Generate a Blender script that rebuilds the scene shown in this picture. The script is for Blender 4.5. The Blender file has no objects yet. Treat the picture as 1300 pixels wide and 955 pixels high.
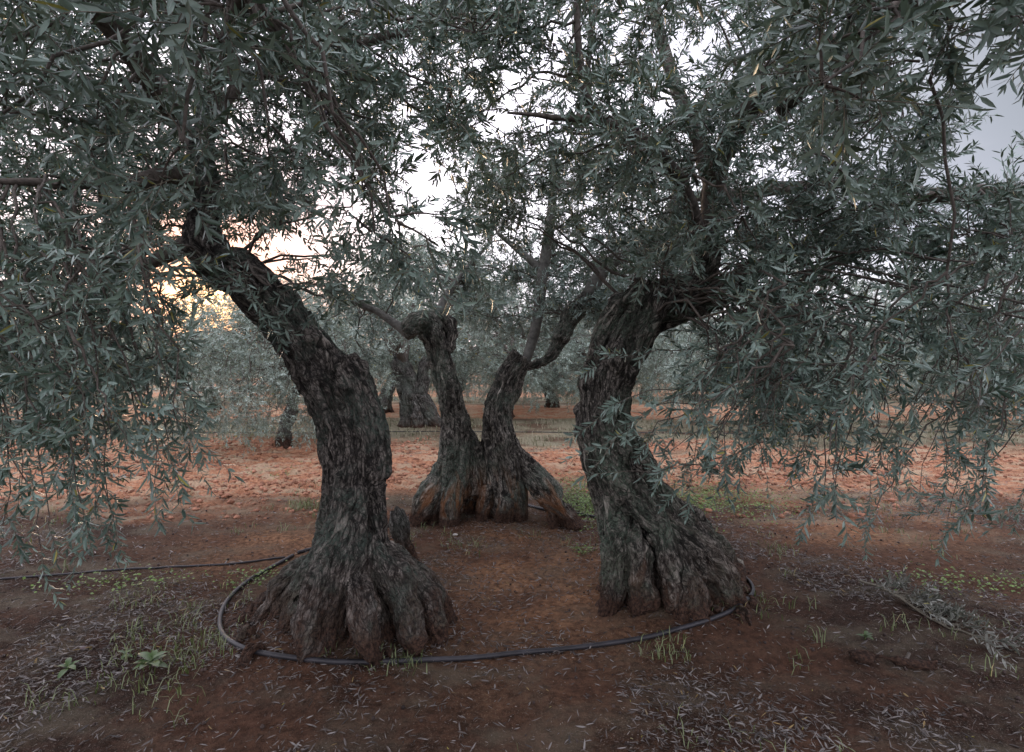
import bpy, math, random
import numpy as np
from mathutils.kdtree import KDTree

SEED = 7
rng = np.random.default_rng(SEED)
random.seed(SEED)
scene = bpy.context.scene
C = scene.collection
F, CX, HY, CH = 722.0, 650.0, 455.0, 1.5      # focal length in photo pixels, centre column, horizon row, eye height
A = np.array


def at(px, py, d):
    return A([(px - CX) / F * d, d, CH - (py - HY) / F * d])


# ------------------------------------------------------------------ noise
def _hash(ix, iy, iz, seed):
    n = (ix * 374761393 + iy * 668265263 + iz * 2147483647 + seed * 974711) & 0xFFFFFFFF
    n = ((n ^ (n >> 13)) * 1274126177) & 0xFFFFFFFF
    n = ((n ^ (n >> 16)) * 2246822519) & 0xFFFFFFFF
    n = n ^ (n >> 15)
    return (n & 0xFFFFFF) / float(0x7FFFFF) - 1.0


def noise(p, seed=0):
    p = np.asarray(p, dtype=np.float64)
    i = np.floor(p).astype(np.int64)
    f = p - i
    f = f * f * f * (f * (f * 6 - 15) + 10)
    x, y, z = i[..., 0], i[..., 1], i[..., 2]
    fx, fy, fz = f[..., 0], f[..., 1], f[..., 2]
    r = 0
    for dx in (0, 1):
        for dy in (0, 1):
            for dz in (0, 1):
                w = (fx if dx else 1 - fx) * (fy if dy else 1 - fy) * (fz if dz else 1 - fz)
                r = r + w * _hash(x + dx, y + dy, z + dz, seed)
    return r


def fbm(p, octaves=4, seed=0, gain=0.5):
    r, a, t = 0, 1.0, 0
    p = np.asarray(p, dtype=np.float64)
    for k in range(octaves):
        r = r + a * noise(p * (2.03 ** k) + k * 17.3, seed + k)
        t += a
        a *= gain
    return r / t


def smooth(a, b, x):
    t = np.clip((x - a) / (b - a), 0, 1)
    return t * t * (3 - 2 * t)


def norm(v):
    v = np.asarray(v, dtype=np.float64)
    return v / np.maximum(np.linalg.norm(v, axis=-1, keepdims=True), 1e-9)


# ------------------------------------------------------------------ mesh helpers
def make_mesh(name, V, Q, mats, mi=None, rnd=None, smooth_shade=True):
    """all-quad mesh from arrays (a quad whose last two indices agree is written as a triangle)"""
    V = np.asarray(V, dtype=np.float32)
    Q = np.asarray(Q, dtype=np.int32)
    me = bpy.data.meshes.new(name)
    me.vertices.add(len(V))
    me.vertices.foreach_set('co', V.ravel())
    me.loops.add(Q.size)
    me.loops.foreach_set('vertex_index', Q.ravel())
    me.polygons.add(len(Q))
    me.polygons.foreach_set('loop_start', np.arange(0, Q.size, Q.shape[1], dtype=np.int32))
    if mi is not None:
        me.polygons.foreach_set('material_index', np.asarray(mi, dtype=np.int32))
    if smooth_shade:
        me.polygons.foreach_set('use_smooth', np.ones(len(Q), dtype=bool))
    if rnd is not None:
        at_ = me.attributes.new('rnd', 'FLOAT', 'FACE')
        at_.data.foreach_set('value', np.asarray(rnd, dtype=np.float32))
    me.update(calc_edges=True)
    for m in mats:
        me.materials.append(m)
    return me


class Acc:
    def __init__(s):
        s.V, s.Q, s.M, s.R, s.n = [], [], [], [], 0

    def add(s, V, Q, m, r=None):
        V = np.asarray(V, dtype=np.float32)
        Q = np.asarray(Q, dtype=np.int64)
        s.V.append(V)
        s.Q.append(Q + s.n)
        s.n += len(V)
        s.M.append(np.broadcast_to(np.asarray(m), (len(Q),)))
        s.R.append(np.broadcast_to(np.asarray(0.5 if r is None else r, dtype=np.float32), (len(Q),)))

    def mesh(s, name, mats, smooth_shade=True):
        return make_mesh(name, np.concatenate(s.V), np.concatenate(s.Q), mats, np.concatenate(s.M),
                         np.concatenate(s.R), smooth_shade)


def crom(P, n):
    """Catmull-Rom resample of rows (any width) to n rows, even in arc length of the first three columns"""
    P = np.asarray(P, dtype=np.float64)
    if len(P) == 2:
        t = np.linspace(0, 1, n)[:, None]
        return P[0] * (1 - t) + P[1] * t
    Q = np.vstack([2 * P[0] - P[1], P, 2 * P[-1] - P[-2]])
    out = []
    for i in range(1, len(Q) - 2):
        for t in np.linspace(0, 1, 16, endpoint=False):
            p0, p1, p2, p3 = Q[i - 1], Q[i], Q[i + 1], Q[i + 2]
            out.append(0.5 * (2 * p1 + (p2 - p0) * t + (2 * p0 - 5 * p1 + 4 * p2 - p3) * t * t + (3 * p1 - p0 - 3 * p2 + p3) * t ** 3))
    out.append(P[-1])
    out = A(out)
    L = np.concatenate([[0], np.cumsum(np.linalg.norm(np.diff(out[:, :3], axis=0), axis=1))])
    s = np.linspace(0, L[-1], n)
    return np.stack([np.interp(s, L, out[:, k]) for k in range(out.shape[1])], 1)


def frames(P):
    T = norm(np.gradient(P, axis=0))
    U = np.zeros_like(T)
    ref = A([0, 1, 0.0]) if abs(T[0][1]) < 0.9 else A([1.0, 0, 0])
    for i, t in enumerate(T):
        u = ref - t * (ref @ t)
        u /= max(np.linalg.norm(u), 1e-6)
        U[i] = u
        ref = u
    return T, U, np.cross(T, U)


def tube(P, r, seg=8, cap=False):
    P = np.asarray(P, dtype=np.float64)
    r = np.broadcast_to(np.asarray(r, dtype=np.float64), (len(P),))
    T, U, W = frames(P)
    a = np.arange(seg) / seg * 2 * math.pi
    V = P[:, None, :] + r[:, None, None] * (np.cos(a)[None, :, None] * U[:, None, :] + np.sin(a)[None, :, None] * W[:, None, :])
    V = V.reshape(-1, 3)
    n = len(P)
    i, j = np.meshgrid(np.arange(n - 1), np.arange(seg), indexing='ij')
    j2 = (j + 1) % seg
    Q = np.stack([i * seg + j, i * seg + j2, (i + 1) * seg + j2, (i + 1) * seg + j], -1).reshape(-1, 4)
    if cap:
        h = seg // 2
        e = []
        for base, flip in ((0, True), ((n - 1) * seg, False)):
            for k in range(h - 1):
                q = [base + k, base + k + 1, base + seg - 2 - k, base + seg - 1 - k]
                if k + 1 == seg - 2 - k:
                    continue
                e.append(q[::-1] if flip else q)
        Q = np.vstack([Q, A(e)])
    return V, Q


def link(name, me, parent=None, loc=None):
    o = bpy.data.objects.new(name, me)
    C.objects.link(o)
    if parent is not None:
        o.parent = parent
    if loc is not None:
        o.location = loc
    return o


def tag(o, label=None, cat=None, group=None, kind=None):
    if label: o['label'] = label
    if cat: o['category'] = cat
    if group: o['group'] = group
    if kind: o['kind'] = kind
    return o


# ------------------------------------------------------------------ materials
def new_mat(name):
    m = bpy.data.materials.new(name)
    m.use_nodes = True
    nt = m.node_tree
    nt.nodes.clear()
    out = nt.nodes.new('ShaderNodeOutputMaterial')
    return m, nt, out


def N(nt, kind, **kw):
    n = nt.nodes.new(kind)
    for k, v in kw.items():
        if k.startswith('i_'):
            n.inputs[k[2:].replace('_', ' ')].default_value = v
        else:
            setattr(n, k, v)
    return n


def ramp(nt, src, stops):
    r = nt.nodes.new('ShaderNodeValToRGB')
    while len(r.color_ramp.elements) < len(stops):
        r.color_ramp.elements.new(0.5)
    for e, (p, c) in zip(r.color_ramp.elements, stops):
        e.position = p
        e.color = (c, c, c, 1) if isinstance(c, (int, float)) else (*c, 1)
    nt.links.new(src, r.inputs[0])
    return r.outputs[0]


def mixc(nt, fac, a, b, blend='MIX'):
    m = nt.nodes.new('ShaderNodeMix')
    m.data_type = 'RGBA'
    m.blend_type = blend
    for s, v in ((m.inputs[0], fac), (m.inputs[6], a), (m.inputs[7], b)):
        if hasattr(v, 'is_linked') or isinstance(v, bpy.types.NodeSocket):
            nt.links.new(v, s)
        elif isinstance(v, (int, float)):
            s.default_value = v
        else:
            s.default_value = (*v, 1)
    return m.outputs[2]


def math_(nt, op, a, b=None, clamp=False):
    m = nt.nodes.new('ShaderNodeMath')
    m.operation = op
    m.use_clamp = clamp
    for s, v in zip(m.inputs, (a, b)):
        if v is None: continue
        if isinstance(v, bpy.types.NodeSocket): nt.links.new(v, s)
        else: s.default_value = v
    return m.outputs[0]


def noise_n(nt, vec, scale, detail=4, rough=0.55, mapscale=None, dist=0.0):
    if mapscale is not None:
        mp = N(nt, 'ShaderNodeMapping')
        mp.inputs['Scale'].default_value = mapscale
        nt.links.new(vec, mp.inputs[0])
        vec = mp.outputs[0]
    n = N(nt, 'ShaderNodeTexNoise')
    n.inputs['Scale'].default_value = scale
    n.inputs['Detail'].default_value = detail
    n.inputs['Roughness'].default_value = rough
    n.inputs['Distortion'].default_value = dist
    nt.links.new(vec, n.inputs['Vector'])
    return n.outputs['Fac']


def bark_material(name, dark, light, lichen, rot, rot_amt, dirt_h=0.4, tint=0.55):
    m, nt, out = new_mat(name)
    g = N(nt, 'ShaderNodeAttribute', attribute_name='grain').outputs['Vector']
    gp = N(nt, 'ShaderNodeNewGeometry').outputs['Position']
    n1 = noise_n(nt, g, 1.0, 8, 0.72, (30, 30, 11), 1.3)
    n2 = noise_n(nt, g, 1.0, 5, 0.75, (105, 105, 48), 0.8)
    col = mixc(nt, ramp(nt, n1, [(0.44, 0), (0.59, 1)]), dark, light)
    col = mixc(nt, ramp(nt, n2, [(0.35, 0.8), (0.62, 0)]), col, A(dark) * 0.45)
    # cracked plates: long cells along the grain, their edges pushed about by noise
    wv = N(nt, 'ShaderNodeTexNoise')
    wv.inputs['Scale'].default_value = 9
    wv.inputs['Detail'].default_value = 4
    nt.links.new(g, wv.inputs['Vector'])
    ad = N(nt, 'ShaderNodeVectorMath', operation='MULTIPLY_ADD')
    nt.links.new(wv.outputs['Color'], ad.inputs[0])
    ad.inputs[1].default_value = (.07, .07, .16)
    nt.links.new(g, ad.inputs[2])
    mpv = N(nt, 'ShaderNodeMapping')
    mpv.inputs['Scale'].default_value = (52, 52, 13)
    nt.links.new(ad.outputs[0], mpv.inputs[0])
    vo = N(nt, 'ShaderNodeTexVoronoi', feature='DISTANCE_TO_EDGE')
    vo.inputs['Scale'].default_value = 1.0
    nt.links.new(mpv.outputs[0], vo.inputs['Vector'])
    crack = ramp(nt, vo.outputs['Distance'], [(0.0, 0), (0.11, 1)])
    col = mixc(nt, math_(nt, 'MULTIPLY', math_(nt, 'SUBTRACT', 1.0, crack), .75), col, A(dark) * .5)
    # pale dead-wood streaks
    n3 = noise_n(nt, g, 1.0, 4, 0.6, (14, 14, 2.0), 1.0)
    col = mixc(nt, ramp(nt, n3, [(0.63, 0), (0.70, 0.75)]), col, A(light) * 1.7)
    # lichen in patches
    p1 = noise_n(nt, gp, 3.2, 3, 0.6)
    p2 = noise_n(nt, gp, 60, 4, 0.7)
    lf = math_(nt, 'MULTIPLY', ramp(nt, p1, [(0.44, 0), (0.60, 1)]), ramp(nt, p2, [(0.42, 0.1), (0.6, tint + .25)]))
    col = mixc(nt, lf, col, lichen)
    # orange brown rotten wood
    r1 = noise_n(nt, g, 1.0, 3, 0.6, (9, 9, 2.2), 0.8)
    sep = N(nt, 'ShaderNodeSeparateXYZ')
    nt.links.new(gp, sep.inputs[0])
    low = N(nt, 'ShaderNodeMapRange')
    low.inputs['From Min'].default_value = dirt_h * 2.2
    low.inputs['From Max'].default_value = 0.05
    nt.links.new(sep.outputs['Z'], low.inputs['Value'])
    rf = math_(nt, 'MULTIPLY', ramp(nt, r1, [(0.60 - rot_amt * .22, 0), (0.72 - rot_amt * .2, 1)]), math_(nt, 'MULTIPLY', low.outputs[0], rot_amt * 1.6, True), True)
    col = mixc(nt, rf, col, rot)
    # red soil splashed on the foot
    low2 = N(nt, 'ShaderNodeMapRange')
    low2.inputs['From Min'].default_value = dirt_h
    low2.inputs['From Max'].default_value = 0.08
    nt.links.new(sep.outputs['Z'], low2.inputs['Value'])
    d1 = noise_n(nt, gp, 7, 5, 0.65)
    df = math_(nt, 'MULTIPLY', low2.outputs[0], math_(nt, 'ADD', ramp(nt, d1, [(0.36, 0.1), (0.56, 1.1)]), math_(nt, 'POWER', low2.outputs[0], 7.0)), True)
    col = mixc(nt, df, col, mixc(nt, ramp(nt, p2, [(0.4, 0), (0.6, 1)]), (0.030, 0.018, 0.013), (0.10, 0.056, 0.038)))
    bs = N(nt, 'ShaderNodeBsdfPrincipled')
    bs.inputs['Roughness'].default_value = 0.85
    bs.inputs['Specular IOR Level'].default_value = 0.25
    nt.links.new(col, bs.inputs['Base Color'])
    h = math_(nt, 'ADD', math_(nt, 'ADD', n1, math_(nt, 'MULTIPLY', n2, 0.8)), math_(nt, 'MULTIPLY', crack, 0.45))
    bp = N(nt, 'ShaderNodeBump')
    bp.inputs['Strength'].default_value = 0.9
    bp.inputs['Distance'].default_value = 0.03
    nt.links.new(h, bp.inputs['Height'])
    nt.links.new(bp.outputs[0], bs.inputs['Normal'])
    nt.links.new(bs.outputs[0], out.inputs[0])
    return m


def leaf_material(name, top, under, yellow=(0.26, 0.24, 0.05), trans=0.12, rough=0.37, lo=.6, hi=1.5, silver=.7):
    m, nt, out = new_mat(name)
    r = N(nt, 'ShaderNodeAttribute', attribute_name='rnd').outputs['Fac']
    geo = N(nt, 'ShaderNodeNewGeometry')
    t = mixc(nt, r, A(top) * lo, A(top) * hi)
    u = mixc(nt, r, A(under) * 0.75, A(under) * 1.25)
    t = mixc(nt, ramp(nt, r, [(0.66, 0), (0.72, silver)]), t, A(under) * .75)
    c = mixc(nt, geo.outputs['Backfacing'], t, u)
    c = mixc(nt, ramp(nt, r, [(0.975, 0), (0.985, 1)]), c, yellow)
    bs = N(nt, 'ShaderNodeBsdfPrincipled')
    nt.links.new(c, bs.inputs['Base Color'])
    bs.inputs['Roughness'].default_value = rough
    bs.inputs['Specular IOR Level'].default_value = 0.6
    tr = N(nt, 'ShaderNodeBsdfTranslucent')
    nt.links.new(mixc(nt, 0.5, c, (0.16, 0.2, 0.05)), tr.inputs[0])
    mx = N(nt, 'ShaderNodeMixShader')
    mx.inputs[0].default_value = trans
    nt.links.new(bs.outputs[0], mx.inputs[1])
    nt.links.new(tr.outputs[0], mx.inputs[2])
    nt.links.new(mx.outputs[0], out.inputs[0])
    return m


def plain(name, col, rough=0.7, scale=30, var=0.4, spec=0.3, bump=0.0):
    m, nt, out = new_mat(name)
    gp = N(nt, 'ShaderNodeNewGeometry').outputs['Position']
    n = noise_n(nt, gp, scale, 4, 0.6)
    c = mixc(nt, ramp(nt, n, [(0.3, 0), (0.7, 1)]), A(col) * (1 - var), A(col) * (1 + var))
    bs = N(nt, 'ShaderNodeBsdfPrincipled')
    bs.inputs['Roughness'].default_value = rough
    bs.inputs['Specular IOR Level'].default_value = spec
    nt.links.new(c, bs.inputs['Base Color'])
    if bump:
        bp = N(nt, 'ShaderNodeBump')
        bp.inputs['Distance'].default_value = bump
        nt.links.new(n, bp.inputs['Height'])
        nt.links.new(bp.outputs[0], bs.inputs['Normal'])
    nt.links.new(bs.outputs[0], out.inputs[0])
    return m


M_bark_left = bark_material('olive_bark_dark', (0.026, 0.024, 0.022), (0.35, 0.32, 0.285), (0.11, 0.16, 0.13), (0.22, 0.10, 0.045), 0.12, 0.52)
M_bark_right = bark_material('olive_bark_green', (0.026, 0.025, 0.021), (0.37, 0.345, 0.30), (0.12, 0.17, 0.125), (0.22, 0.10, 0.045), 0.18, 0.42)
M_bark_pair = bark_material('olive_bark_rotten', (0.030, 0.028, 0.025), (0.42, 0.395, 0.345), (0.14, 0.19, 0.15), (0.30, 0.125, 0.045), 0.62, 0.26)
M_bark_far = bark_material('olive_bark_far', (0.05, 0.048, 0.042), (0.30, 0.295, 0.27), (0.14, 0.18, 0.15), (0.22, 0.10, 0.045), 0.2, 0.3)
M_branch = plain('olive_branch_bark', (0.085, 0.075, 0.065), 0.85, 45, 0.5, 0.2, 0.004)
M_twig = plain('olive_twig', (0.16, 0.15, 0.12), 0.8, 60, 0.3, 0.2)
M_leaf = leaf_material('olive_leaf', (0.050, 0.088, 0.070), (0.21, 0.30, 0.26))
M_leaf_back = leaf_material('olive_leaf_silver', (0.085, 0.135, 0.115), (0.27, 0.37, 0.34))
M_leaf_hazed = leaf_material('olive_leaf_hazed', (0.13, 0.185, 0.15), (0.32, 0.41, 0.365))  # paler than the near leaf: distance haze put into the colour
M_olive = plain('ripe_olive', (0.02, 0.012, 0.02), 0.3, 20, 0.3, 0.6)

# ------------------------------------------------------------------ trunks
def strands_for(axis, n, twist, off=0.62, rad=0.37, seed=0, root_len=(0.12, 0.3), roots=True, wander=0.5, foot=0.30, skip=(), slim=1.0):
    """axis rows: x y z R from the ground up. Returns tubes (rows x y z r) of the fused strands."""
    r_ = np.random.default_rng(seed)
    P = crom(axis, 70)
    P[:, 3] *= np.interp(np.linspace(0, 1, 70), [0, .12, .35, 1], [1.0, .97, .86, .90]) * slim
    T, U, W = frames(P[:, :3])
    s = np.linspace(0, 1, len(P))
    out = []
    for k in range(n):
        ph = 2 * math.pi * k / n + r_.uniform(-.25, .25)
        w = r_.uniform(-wander, wander)
        ang = ph + twist * s + w * np.sin(s * r_.uniform(4, 8) + r_.uniform(0, 6))
        o = off * (1 + 0.12 * np.sin(s * r_.uniform(6, 12) + r_.uniform(0, 6)))
        rr = rad * (1 + 0.25 * np.sin(s * r_.uniform(7, 14) + r_.uniform(0, 6))) * r_.uniform(0.78, 1.12)
        R = P[:, 3]
        R0 = np.median(R)
        flare = np.clip(R / R0 - 1, 0, 2)                    # towards the foot the strands separate
        oo = o * R * (1 + 0.10 * flare)
        rad_k = rr * R / (1 + 0.35 * flare)
        pos = P[:, :3] + oo[:, None] * (np.cos(ang)[:, None] * U + np.sin(ang)[:, None] * W)
        rows = np.column_stack([pos, rad_k])
        if roots and k not in skip:
            d = pos[0] - P[0, :3]
            d[2] = 0
            d = norm(d)
            L = r_.uniform(*root_len)
            side = A([-d[1], d[0], 0]) * r_.uniform(-.4, .4)
            p1 = pos[0] + (d + side * .5) * L * .5 + A([0, 0, -0.07])
            p2 = pos[0] + (d + side) * L + A([0, 0, -0.16])
            ext = A([[*p2, rad_k[0] * .35], [*p1, rad_k[0] * .65]])
            rows = np.vstack([ext, rows[2:]])
        out.append(crom(rows, 76))
    return P, out


def rootlets(P, n, seed, hmax=.75, r=(.008, .024), out=(.05, .3)):
    """thin surface roots running down the flared foot and into the soil"""
    r_ = np.random.default_rng(seed)
    T, U, W = frames(P[:, :3])
    res = []
    for k in range(n):
        ph = r_.uniform(0, 2 * math.pi)
        h = r_.uniform(.25, hmax)
        i1 = int(np.argmin(np.abs(P[:, 2] - (P[0, 2] + h))))
        i1 = max(i1, 4)
        ii = np.unique(np.linspace(0, i1, 7).astype(int))[::-1]
        rows = []
        rr = r_.uniform(*r)
        for q, i in enumerate(ii):
            ph += r_.normal(0, .10)
            d = math.cos(ph) * U[i] + math.sin(ph) * W[i]
            off = P[i, 3] * (0.86 + .12 * q / len(ii)) - rr * .3
            rows.append([*(P[i, :3] + d * off), rr * (.55 + .45 * math.sin(1 + q * .5))])
        d = A([rows[-1][0] - P[0, 0], rows[-1][1] - P[0, 1], 0]); d = norm(d)
        L = r_.uniform(*out)
        e = A(rows[-1][:3])
        side = A([-d[1], d[0], 0]) * r_.uniform(-.6, .6)
        z1 = max(gz(e[0], e[1]), 0) + rr * .2
        rows.append([*(A([e[0], e[1], z1]) + (d + side * .4) * L * .4), rr * .8])
        e2 = e + (d + side) * L
        rows.append([e2[0], e2[1], gz(e2[0], e2[1]) - rr * 1.2, rr * .45])
        res.append(crom(A(rows), 34))
    return res


def trunk_object(name, tubes, mat, parent, voxel=0.006, amp=1.0, smooth_it=4, seed=0, seg=14, cavities=()):
    acc = Acc()
    for t in tubes:
        V, Q = tube(t[:, :3], t[:, 3], seg, True)
        acc.add(V, Q, 0)
    me = acc.mesh('tmp', [])
    tmp = link('tmp', me)
    md = tmp.modifiers.new('r', 'REMESH')
    md.mode = 'VOXEL'
    md.voxel_size = voxel
    sm = tmp.modifiers.new('s', 'SMOOTH')
    sm.factor = 0.5
    sm.iterations = smooth_it
    dg = bpy.context.evaluated_depsgraph_get()
    out = bpy.data.meshes.new_from_object(tmp.evaluated_get(dg))
    bpy.data.objects.remove(tmp)
    n = len(out.vertices)
    co = np.empty(n * 3, dtype=np.float32)
    out.vertices.foreach_get('co', co)
    co = co.reshape(-1, 3).astype(np.float64)
    no = np.empty(n * 3, dtype=np.float32)
    out.vertices.foreach_get('normal', no)
    no = no.reshape(-1, 3).astype(np.float64)
    # grain coordinates: the strand each vertex belongs to
    S, SU, SW, SL, SID, SR = [], [], [], [], [], []
    for k, t in enumerate(tubes):
        T, U, W = frames(t[:, :3])
        L = np.concatenate([[0], np.cumsum(np.linalg.norm(np.diff(t[:, :3], axis=0), axis=1))])
        S.append(t[:, :3]); SU.append(U); SW.append(W); SL.append(L); SID.append(np.full(len(t), k)); SR.append(t[:, 3])
    S, SU, SW, SL, SID, SR = [np.concatenate(x) for x in (S, SU, SW, SL, SID, SR)]
    best = np.zeros(n, dtype=int)
    CHK = 4000
    for a in range(0, n, CHK):
        c = co[a:a + CHK]
        d2 = (c ** 2).sum(1)[:, None] + (S ** 2).sum(1)[None] - 2 * c @ S.T
        best[a:a + CHK] = np.argmin(np.sqrt(np.maximum(d2, 0)) - SR[None], axis=1)
    dv = co - S[best]
    tl = np.cross(SU[best], SW[best])
    g = np.stack([(dv * SU[best]).sum(1) + SID[best] * 1.37, (dv * SW[best]).sum(1) + SID[best] * .71, SL[best] + (dv * tl).sum(1) + SID[best] * .37], 1)
    # continuous large forms in world space, bark relief along the grain
    big = fbm(co * A([5, 5, 3.2]) + seed, 3, seed + 5)
    f1 = fbm(g * A([17, 17, 3.2]), 3, seed + 11)
    rid = 1 - np.abs(fbm(g * A([46, 46, 8]), 3, seed + 21)) * 2.6
    knob = smooth(0.42, 0.75, noise(co * 7.5 + 3.1, seed + 31)) * 1.0
    plate = 1 - np.abs(fbm(g * A([30, 30, 11]) + 4.4, 2, seed + 51)) * 2.2
    disp = amp * (0.042 * big + 0.022 * f1 + 0.011 * rid + 0.008 * plate + 0.022 * knob)
    hole = smooth(0.50, 0.80, noise(co * A([9, 9, 4.2]) + 9.7, seed + 41))
    disp -= amp * 0.040 * hole
    for c0, c1, rad, dep in cavities:            # hollows and long clefts, given by their two ends
        c0, c1 = A(c0), A(c1)
        ax_ = c1 - c0
        t_ = np.clip(((co - c0) @ ax_) / max(ax_ @ ax_, 1e-9), 0, 1)
        wob = 0.018 * np.stack([noise(np.stack([t_ * 5, t_ * 0 + k, t_ * 0], -1), seed + 3) for k in range(3)], 1)
        dd_ = np.linalg.norm(co - (c0 + t_[:, None] * ax_ + wob), axis=1)
        disp -= dep * np.exp(-(dd_ / rad) ** 2)
    co2 = co + no * disp[:, None]
    out.vertices.foreach_set('co', co2.astype(np.float32).ravel())
    ga = out.attributes.new('grain', 'FLOAT_VECTOR', 'POINT')
    ga.data.foreach_set('vector', g.astype(np.float32).ravel())
    out.polygons.foreach_set('use_smooth', np.ones(len(out.polygons), dtype=bool))
    out.materials.clear()
    out.materials.append(mat)
    out.update()
    out.name = name
    return link(name, out, parent)


def fade_in(t):
    """a root swells out of the trunk instead of starting with a blunt end"""
    t = t.copy()
    t[:, 3] *= np.interp(np.linspace(0, 1, len(t)), [0, .3, .5, 1], [.25, .8, 1, 1])
    return t


def axis_px(rows, d):
    """rows of (px, py, half width px, depth offset)"""
    o = []
    for r in rows:
        px, py, hw = r[:3]
        dd = d + (r[3] if len(r) > 3 else 0)
        o.append([*at(px, py, dd), hw / F * dd])
    return A(o)


# ------------------------------------------------------------------ foliage
def twig_template(r_, length, pairs, leaf_len, lod):
    """a leafy shoot along +Z that sags towards +X"""
    n = 7
    t = np.linspace(0, 1, n)
    P = np.stack([0.26 * length * t ** 2 * r_.uniform(-.5, 1), 0.04 * length * np.sin(t * 5 + r_.uniform(0, 6)), length * t * (1 - 0.12 * t)], 1)
    acc = Acc()
    if lod < 2:
        V, Q = tube(P, np.linspace(0.0019, 0.0008, n), 3)
        acc.add(V, Q, 1)
    T, U, W = frames(P)
    rot = r_.uniform(0, math.pi)
    for k in range(pairs):
        f = 0.06 + 0.94 * (k + r_.uniform(-.2, .2)) / max(pairs - 1, 1)
        f = min(max(f, 0), 1)
        p = A([np.interp(f, t, P[:, c]) for c in range(3)])
        ti = A([np.interp(f, t, T[:, c]) for c in range(3)])
        ui = A([np.interp(f, t, U[:, c]) for c in range(3)])
        wi = np.cross(ti, ui)
        rot += math.pi / 2 + r_.uniform(-.35, .35)
        last = k == pairs - 1
        for side in ((0, 1) if not last else (0, 1, 2)):
            if r_.random() < 0.10:
                continue
            a = rot + side * math.pi + r_.uniform(-.3, .3)
            out = math.cos(a) * ui + math.sin(a) * wi
            sp = math.radians(r_.uniform(28, 68)) if side < 2 else 0.1
            d = norm(ti * math.cos(sp) + out * math.sin(sp))
            upn = norm(ti * math.sin(sp) - out * math.cos(sp))     # top side faces the shoot tip
            rl = r_.uniform(-.9, .9)
            sd = np.cross(d, upn)
            sd, upn = sd * math.cos(rl) + upn * math.sin(rl), upn * math.cos(rl) - sd * math.sin(rl)
            L = leaf_len * r_.uniform(0.5, 1.15) * (0.72 + 0.28 * math.sin(f * 3.0))
            w = L * r_.uniform(0.085, 0.125)
            curve = r_.uniform(-.10, .12) * L
            fold = 0.35 * w
            rv = r_.random()
            if lod == 0:
                b = p
                tip = p + d * L - upn * curve
                l1 = p + d * L * .30 + sd * w + upn * (fold - curve * .1)
                l2 = p + d * L * .68 + sd * w * .86 + upn * (fold - curve * .45)
                r1 = p + d * L * .30 - sd * w + upn * (fold - curve * .1)
                r2 = p + d * L * .68 - sd * w * .86 + upn * (fold - curve * .45)
                acc.add(A([b, l1, l2, tip, r1, r2]), A([[0, 3, 2, 1], [0, 4, 5, 3]]), 0, rv)
            else:
                w *= 1.35
                b, tip = p, p + d * L
                acc.add(A([b, p + d * L * .5 + sd * w, tip, p + d * L * .5 - sd * w]), A([[0, 3, 2, 1]]), 0, rv)
    return np.concatenate(acc.V), np.concatenate(acc.Q), np.concatenate(acc.M), np.concatenate(acc.R)


def templates(seed, lod, length=(0.13, 0.27), pairs=(8, 15), leaf=0.060, n=10):
    r_ = np.random.default_rng(seed)
    return [twig_template(r_, r_.uniform(*length), int(r_.integers(*pairs)), leaf, lod) for _ in range(n)]


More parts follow.
